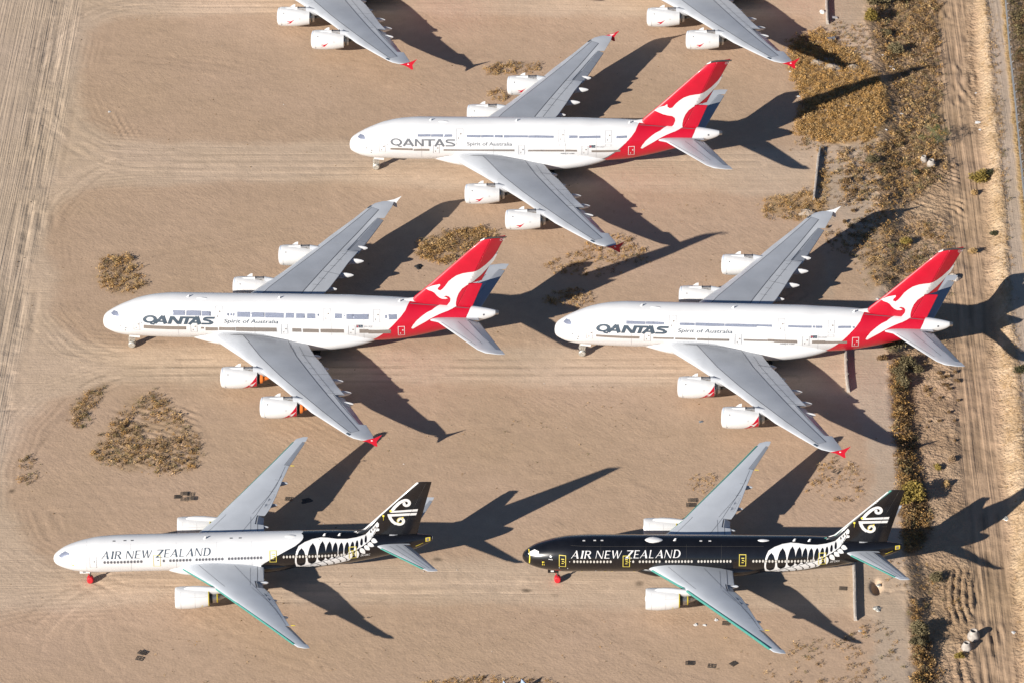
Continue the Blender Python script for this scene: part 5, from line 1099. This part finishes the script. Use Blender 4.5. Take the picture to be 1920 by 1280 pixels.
mound(1532,119,1.9,1.5,.75,'grey gravel mound nearest the red wingtip at the top', SOILG, 'grey gravel mounds')
mound(1560,127,1.9,1.6,.8,'middle one of three grey gravel mounds', SOILG, 'grey gravel mounds')
mound(1600,128,1.8,1.5,.7,'grey gravel mound farthest right of three', SOILG, 'grey gravel mounds')
mound(1514,400,2.0,1.9,.7,'pale rocky mound in golden scrub below the leaning wall', SOILG)
def cone(u, v, r, h, label):
    g = G(u, v, -1.4); o = empty('concrete_cone', (g[0], g[1], hz(g[0], g[1]))); tag(o, label, 'manhole cone', 'precast concrete manhole cones')
    MB().loft([[(a*math.cos(t), a*math.sin(t), z) for t in np.linspace(0, 2*math.pi, 33)[:-1]] for a, z in ((r,-.05),(r*1.02,.15*h),(r*.98,.45*h),(r*.62,.9*h),(r*.60,h),(r*.5,h),(r*.48,h*.6))], CONC, caps=False).build('cone_body', o)
    MB().loft([[(r*.49*math.cos(t), r*.49*math.sin(t), z) for t in np.linspace(0, 2*math.pi, 25)[:-1]] for z in (h*.62, h*.64)], DARK).build('opening', o)
cone(1732,302,.72,1.15,'smaller upper left white concrete cone under the green tree')
cone(1746,311,.85,1.3,'larger white concrete cone of the pair under the green tree')
cone(1825,1195,1.0,1.55,'larger upper white concrete cone at the lower right')
cone(1812,1216,.85,1.35,'smaller lower white concrete cone at the lower right')
g = G(1558, 76, 0); mb = MB(); A = np.linspace(R(-10), R(190), 14)
mb.loft([[(x, r*math.cos(t), r*math.sin(t)+.1) for t in A]+[(x, (r-.04)*math.cos(t), (r-.04)*math.sin(t)+.1) for t in A[::-1]] for x, r in ((-.8,.62),(-.3,.62),(.3,.62),(.8,.62))], STEEL)
o = mb.build('culvert_shell', None, (g[0], g[1], hz(g[0], g[1]))); o.rotation_euler = (0, 0, .35); tag(o, 'curved grey steel half pipe lying right of the top barrier', 'half pipe')

# ------------------------------------------------------------------ pallets, crates, litter
def pallet_mesh(m, n=7, w=1.2, d=1.0, miss=()):
    mb = MB()
    for k in range(3): mb.box((0, (k-1)*(d-.1)/2, .06), (w, .09, .10), m)
    for k in range(n):
        if k not in miss: mb.box((-w/2+.05+(w-.1)*k/(n-1), 0, .125), (.10, d, .024), m)
    return mb.mesh('pallet')
def pallet(u, v, rz, label, m=WOODD, z=0, n=7, miss=(), group='wooden pallets on the dirt', w=1.2, d=1.0):
    g = G(u, v, 0); o = obj('pallet', shared(('pal', m.name, n, miss, w), lambda: pallet_mesh(m, n, w, d, miss)), None, (g[0], g[1], hz(g[0], g[1])+z)); o.rotation_euler = (0, 0, rz); tag(o, label, 'pallet', group)
pallet(333,931,.02,'dark flat pallet at the left end of the pallet pile',WOODD); pallet(345,926.5,.03,'pallet at the top left of the pallet pile',WOOD,.15)
pallet(357,926.5,.0,'broken slatted pallet at the top right of the pallet pile',WOOD,.0,5,(1,3)); pallet(345,936,.0,'slatted pallet at the lower left of the pallet pile',WOOD,.0,5,(1,))
pallet(356.5,937,.02,'raised pallet at the lower right of the pallet pile',WOOD,.3); pallet(1297,939,.03,'upper pallet of two by the far wing of the black jet',WOOD,.15,w=1.35)
pallet(1294,948,.05,'lower pallet of two by the far wing of the black jet',WOODD,.15,w=1.35); pallet(1292,1244,-.05,'grey pallet leftmost of three near the bottom edge',WOODD,.15)
pallet(1334,1248,-.12,'broken open pallet, middle of three near the bottom edge',WOODD,0,3); pallet(1375,1244,.78,'pallet turned cornerwise, rightmost of three near the bottom edge',WOODD,0,8)
pallet(1361,1168,-.1,'open dark pallet touching the near wing of the black jet',WOODD,0,4); pallet(1580,1103,-.1,'brown pallet left of the barrier below the black jet',WOOD,0,9)
pallet(1567,884,-.6,'broken pallet in the rutted scrub right of the red wingtip',WOODD,0,3); pallet(541,935,-.1,'broken empty pallet frame by the far wing of the white jet',WOODD,0,4)
pallet(266,1225,-.5,'tilted pallet alone at the lower left',WOODD,.2,8); pallet(262,1234,-.3,'broken pallet pieces beside the tilted one at the lower left',WOODD,0,3)
def scrap(u, v, s, m, label, name='scrap', cat='scrap', group=None, z0=0, flat=.4):
    g = G(u, v, z0); mb = MB(); rs = []; ph = rng.random(6)*6
    for t, z in ((1,0),(.9,.5),(.5,.9),(.05,1)): rs.append([(s*t*math.cos(a)*(1+.35*math.sin(3*a+ph[0])), s*t*math.sin(a)*(1+.3*math.sin(2*a+ph[1])), s*flat*z*(1+.3*math.sin(4*a+ph[2]))) for a in np.linspace(0, 2*math.pi, 13)[:-1]])
    o = mb.loft(rs, m, smooth=False).build(name, None, (g[0], g[1], hz(g[0], g[1])-.02)); tag(o, label, cat, group)
scrap(574,938,1.0,WOODD,'flat dark sheet lying in the wing shadow of the white jet','dark_sheet','sheet',flat=.08)
scrap(785,501,.75,DARK,'black crumpled plastic below the golden scrub','plastic_sheet','plastic')
scrap(1314,790,.42,STEEL,'grey metal lid alone on dirt left of the outer engine','metal_lid','lid',flat=.3)
scrap(1305,1170,.38,LITTER,'white sack, leftmost of three below the black jet','sack','sack','sacks near the black jet'); scrap(1322,1171,.34,LITTER,'white and red sack, middle of three below the black jet','sack','sack','sacks near the black jet'); scrap(1343,1161,.34,LITTER,'white sack nearest the wing of the black jet','sack','sack','sacks near the black jet')
scrap(205,210,.28,LITTER,'small white rag on the dirt at the upper left','rag','rag'); scrap(1542,24,.6,LITTER,'pile of white rubble left of the top barrier','rubble','rubble',flat=.8); scrap(1789,522,1.0,CONC,'broken pale concrete chunk right of the tailplane','concrete_chunk','concrete chunk',z0=-1.4,flat=.8)
o = MB().box((0,0,.25),(1.1,.8,.06), LITTER, .1, .15).box((-.4,0,.1),(.1,.6,.25), LITTER).build('white_panel', None, tuple(G(1565,35,0))); tag(o, 'white square panel right of the top barrier', 'panel')
for u, v, s in ((1670,130,.5),(1675,133,.4),(1589,199,.45),(1624,222,.45),(1640,250,.4),(1661,252,.3),(1482,135,.3),(1525,172,.3),(1497,181,.35),(1833,230,.6),(1690,214,.35),(1830,174,.25),(1838,243,.3),(1693,155,.25),(1654,111,.25),(1482,389,.3),(1645,573,.3)):
    scrap(u, v, s, LITTER, 'white scrap of litter in the scrub at the upper right', 'litter', 'litter', 'litter in the scrub', 0 if u < 1640 else -1.4)
scrap(1645,1141,.7,WRAP,'heap of silver foil scraps below the black jet tailplane','foil_heap','foil scraps'); scrap(1888,966,.6,WRAP,'foil scraps at the edge of the black jet fin shadow','foil_heap','foil scraps',z0=-.8)
scrap(1648,1096,.4,WRAP,'silver foil scrap in the hollow below the black jet tailplane','foil_heap','foil scraps'); scrap(1701,981,.25,LITTER,'white litter scrap in brush right of the black jet','litter','litter'); scrap(1612,1182,.3,LITTER,'white litter scrap right of the lowest barrier','litter','litter'); scrap(1901,1179,.35,LITTER,'white litter scrap by the bank at the lower right','litter','litter',z0=-.8)
# two swept blade tips reaching into the bottom edge of the picture
for u, v, lb in ((977.5,1272,'pale blue upswept winglet tip at the bottom edge, larger of two'), (943.5,1275,'pale blue upswept winglet tip at the bottom edge, smaller of two')):
    h = 2.0; g = G(u, v, h); mb = MB(); k = 1 if u > 960 else .75
    rs = []
    for t in np.linspace(0, 1, 8):
        z = h*t; c = k*(2.4*(1-t)**.9+.06); x0 = -1.3*k*(1-t)**1.4*.0-(1-t)*.35*k; rs.append([(x0, (t-1)*.3, z), (x0+c*.5, (t-1)*.3-.06, z), (x0+c, (t-1)*.3, z), (x0+c*.5, (t-1)*.3+.06, z)])
    mb.loft(rs, BLUEP); mb.loft([[(-.3*k,-.35,.05),(-.3*k,-.35,-.0+.35),(2*k,-.35,.3),(2*k,-.35,.05)],[(-.9*k,-2.6,.05),(-.9*k,-2.6,.4),(2*k,-2.6,.4),(2*k,-2.6,.05)]], WNZ)
    o = mb.build('winglet', None, (g[0], g[1], 0)); tag(o, lb, 'winglet', 'winglet tips at the bottom edge')
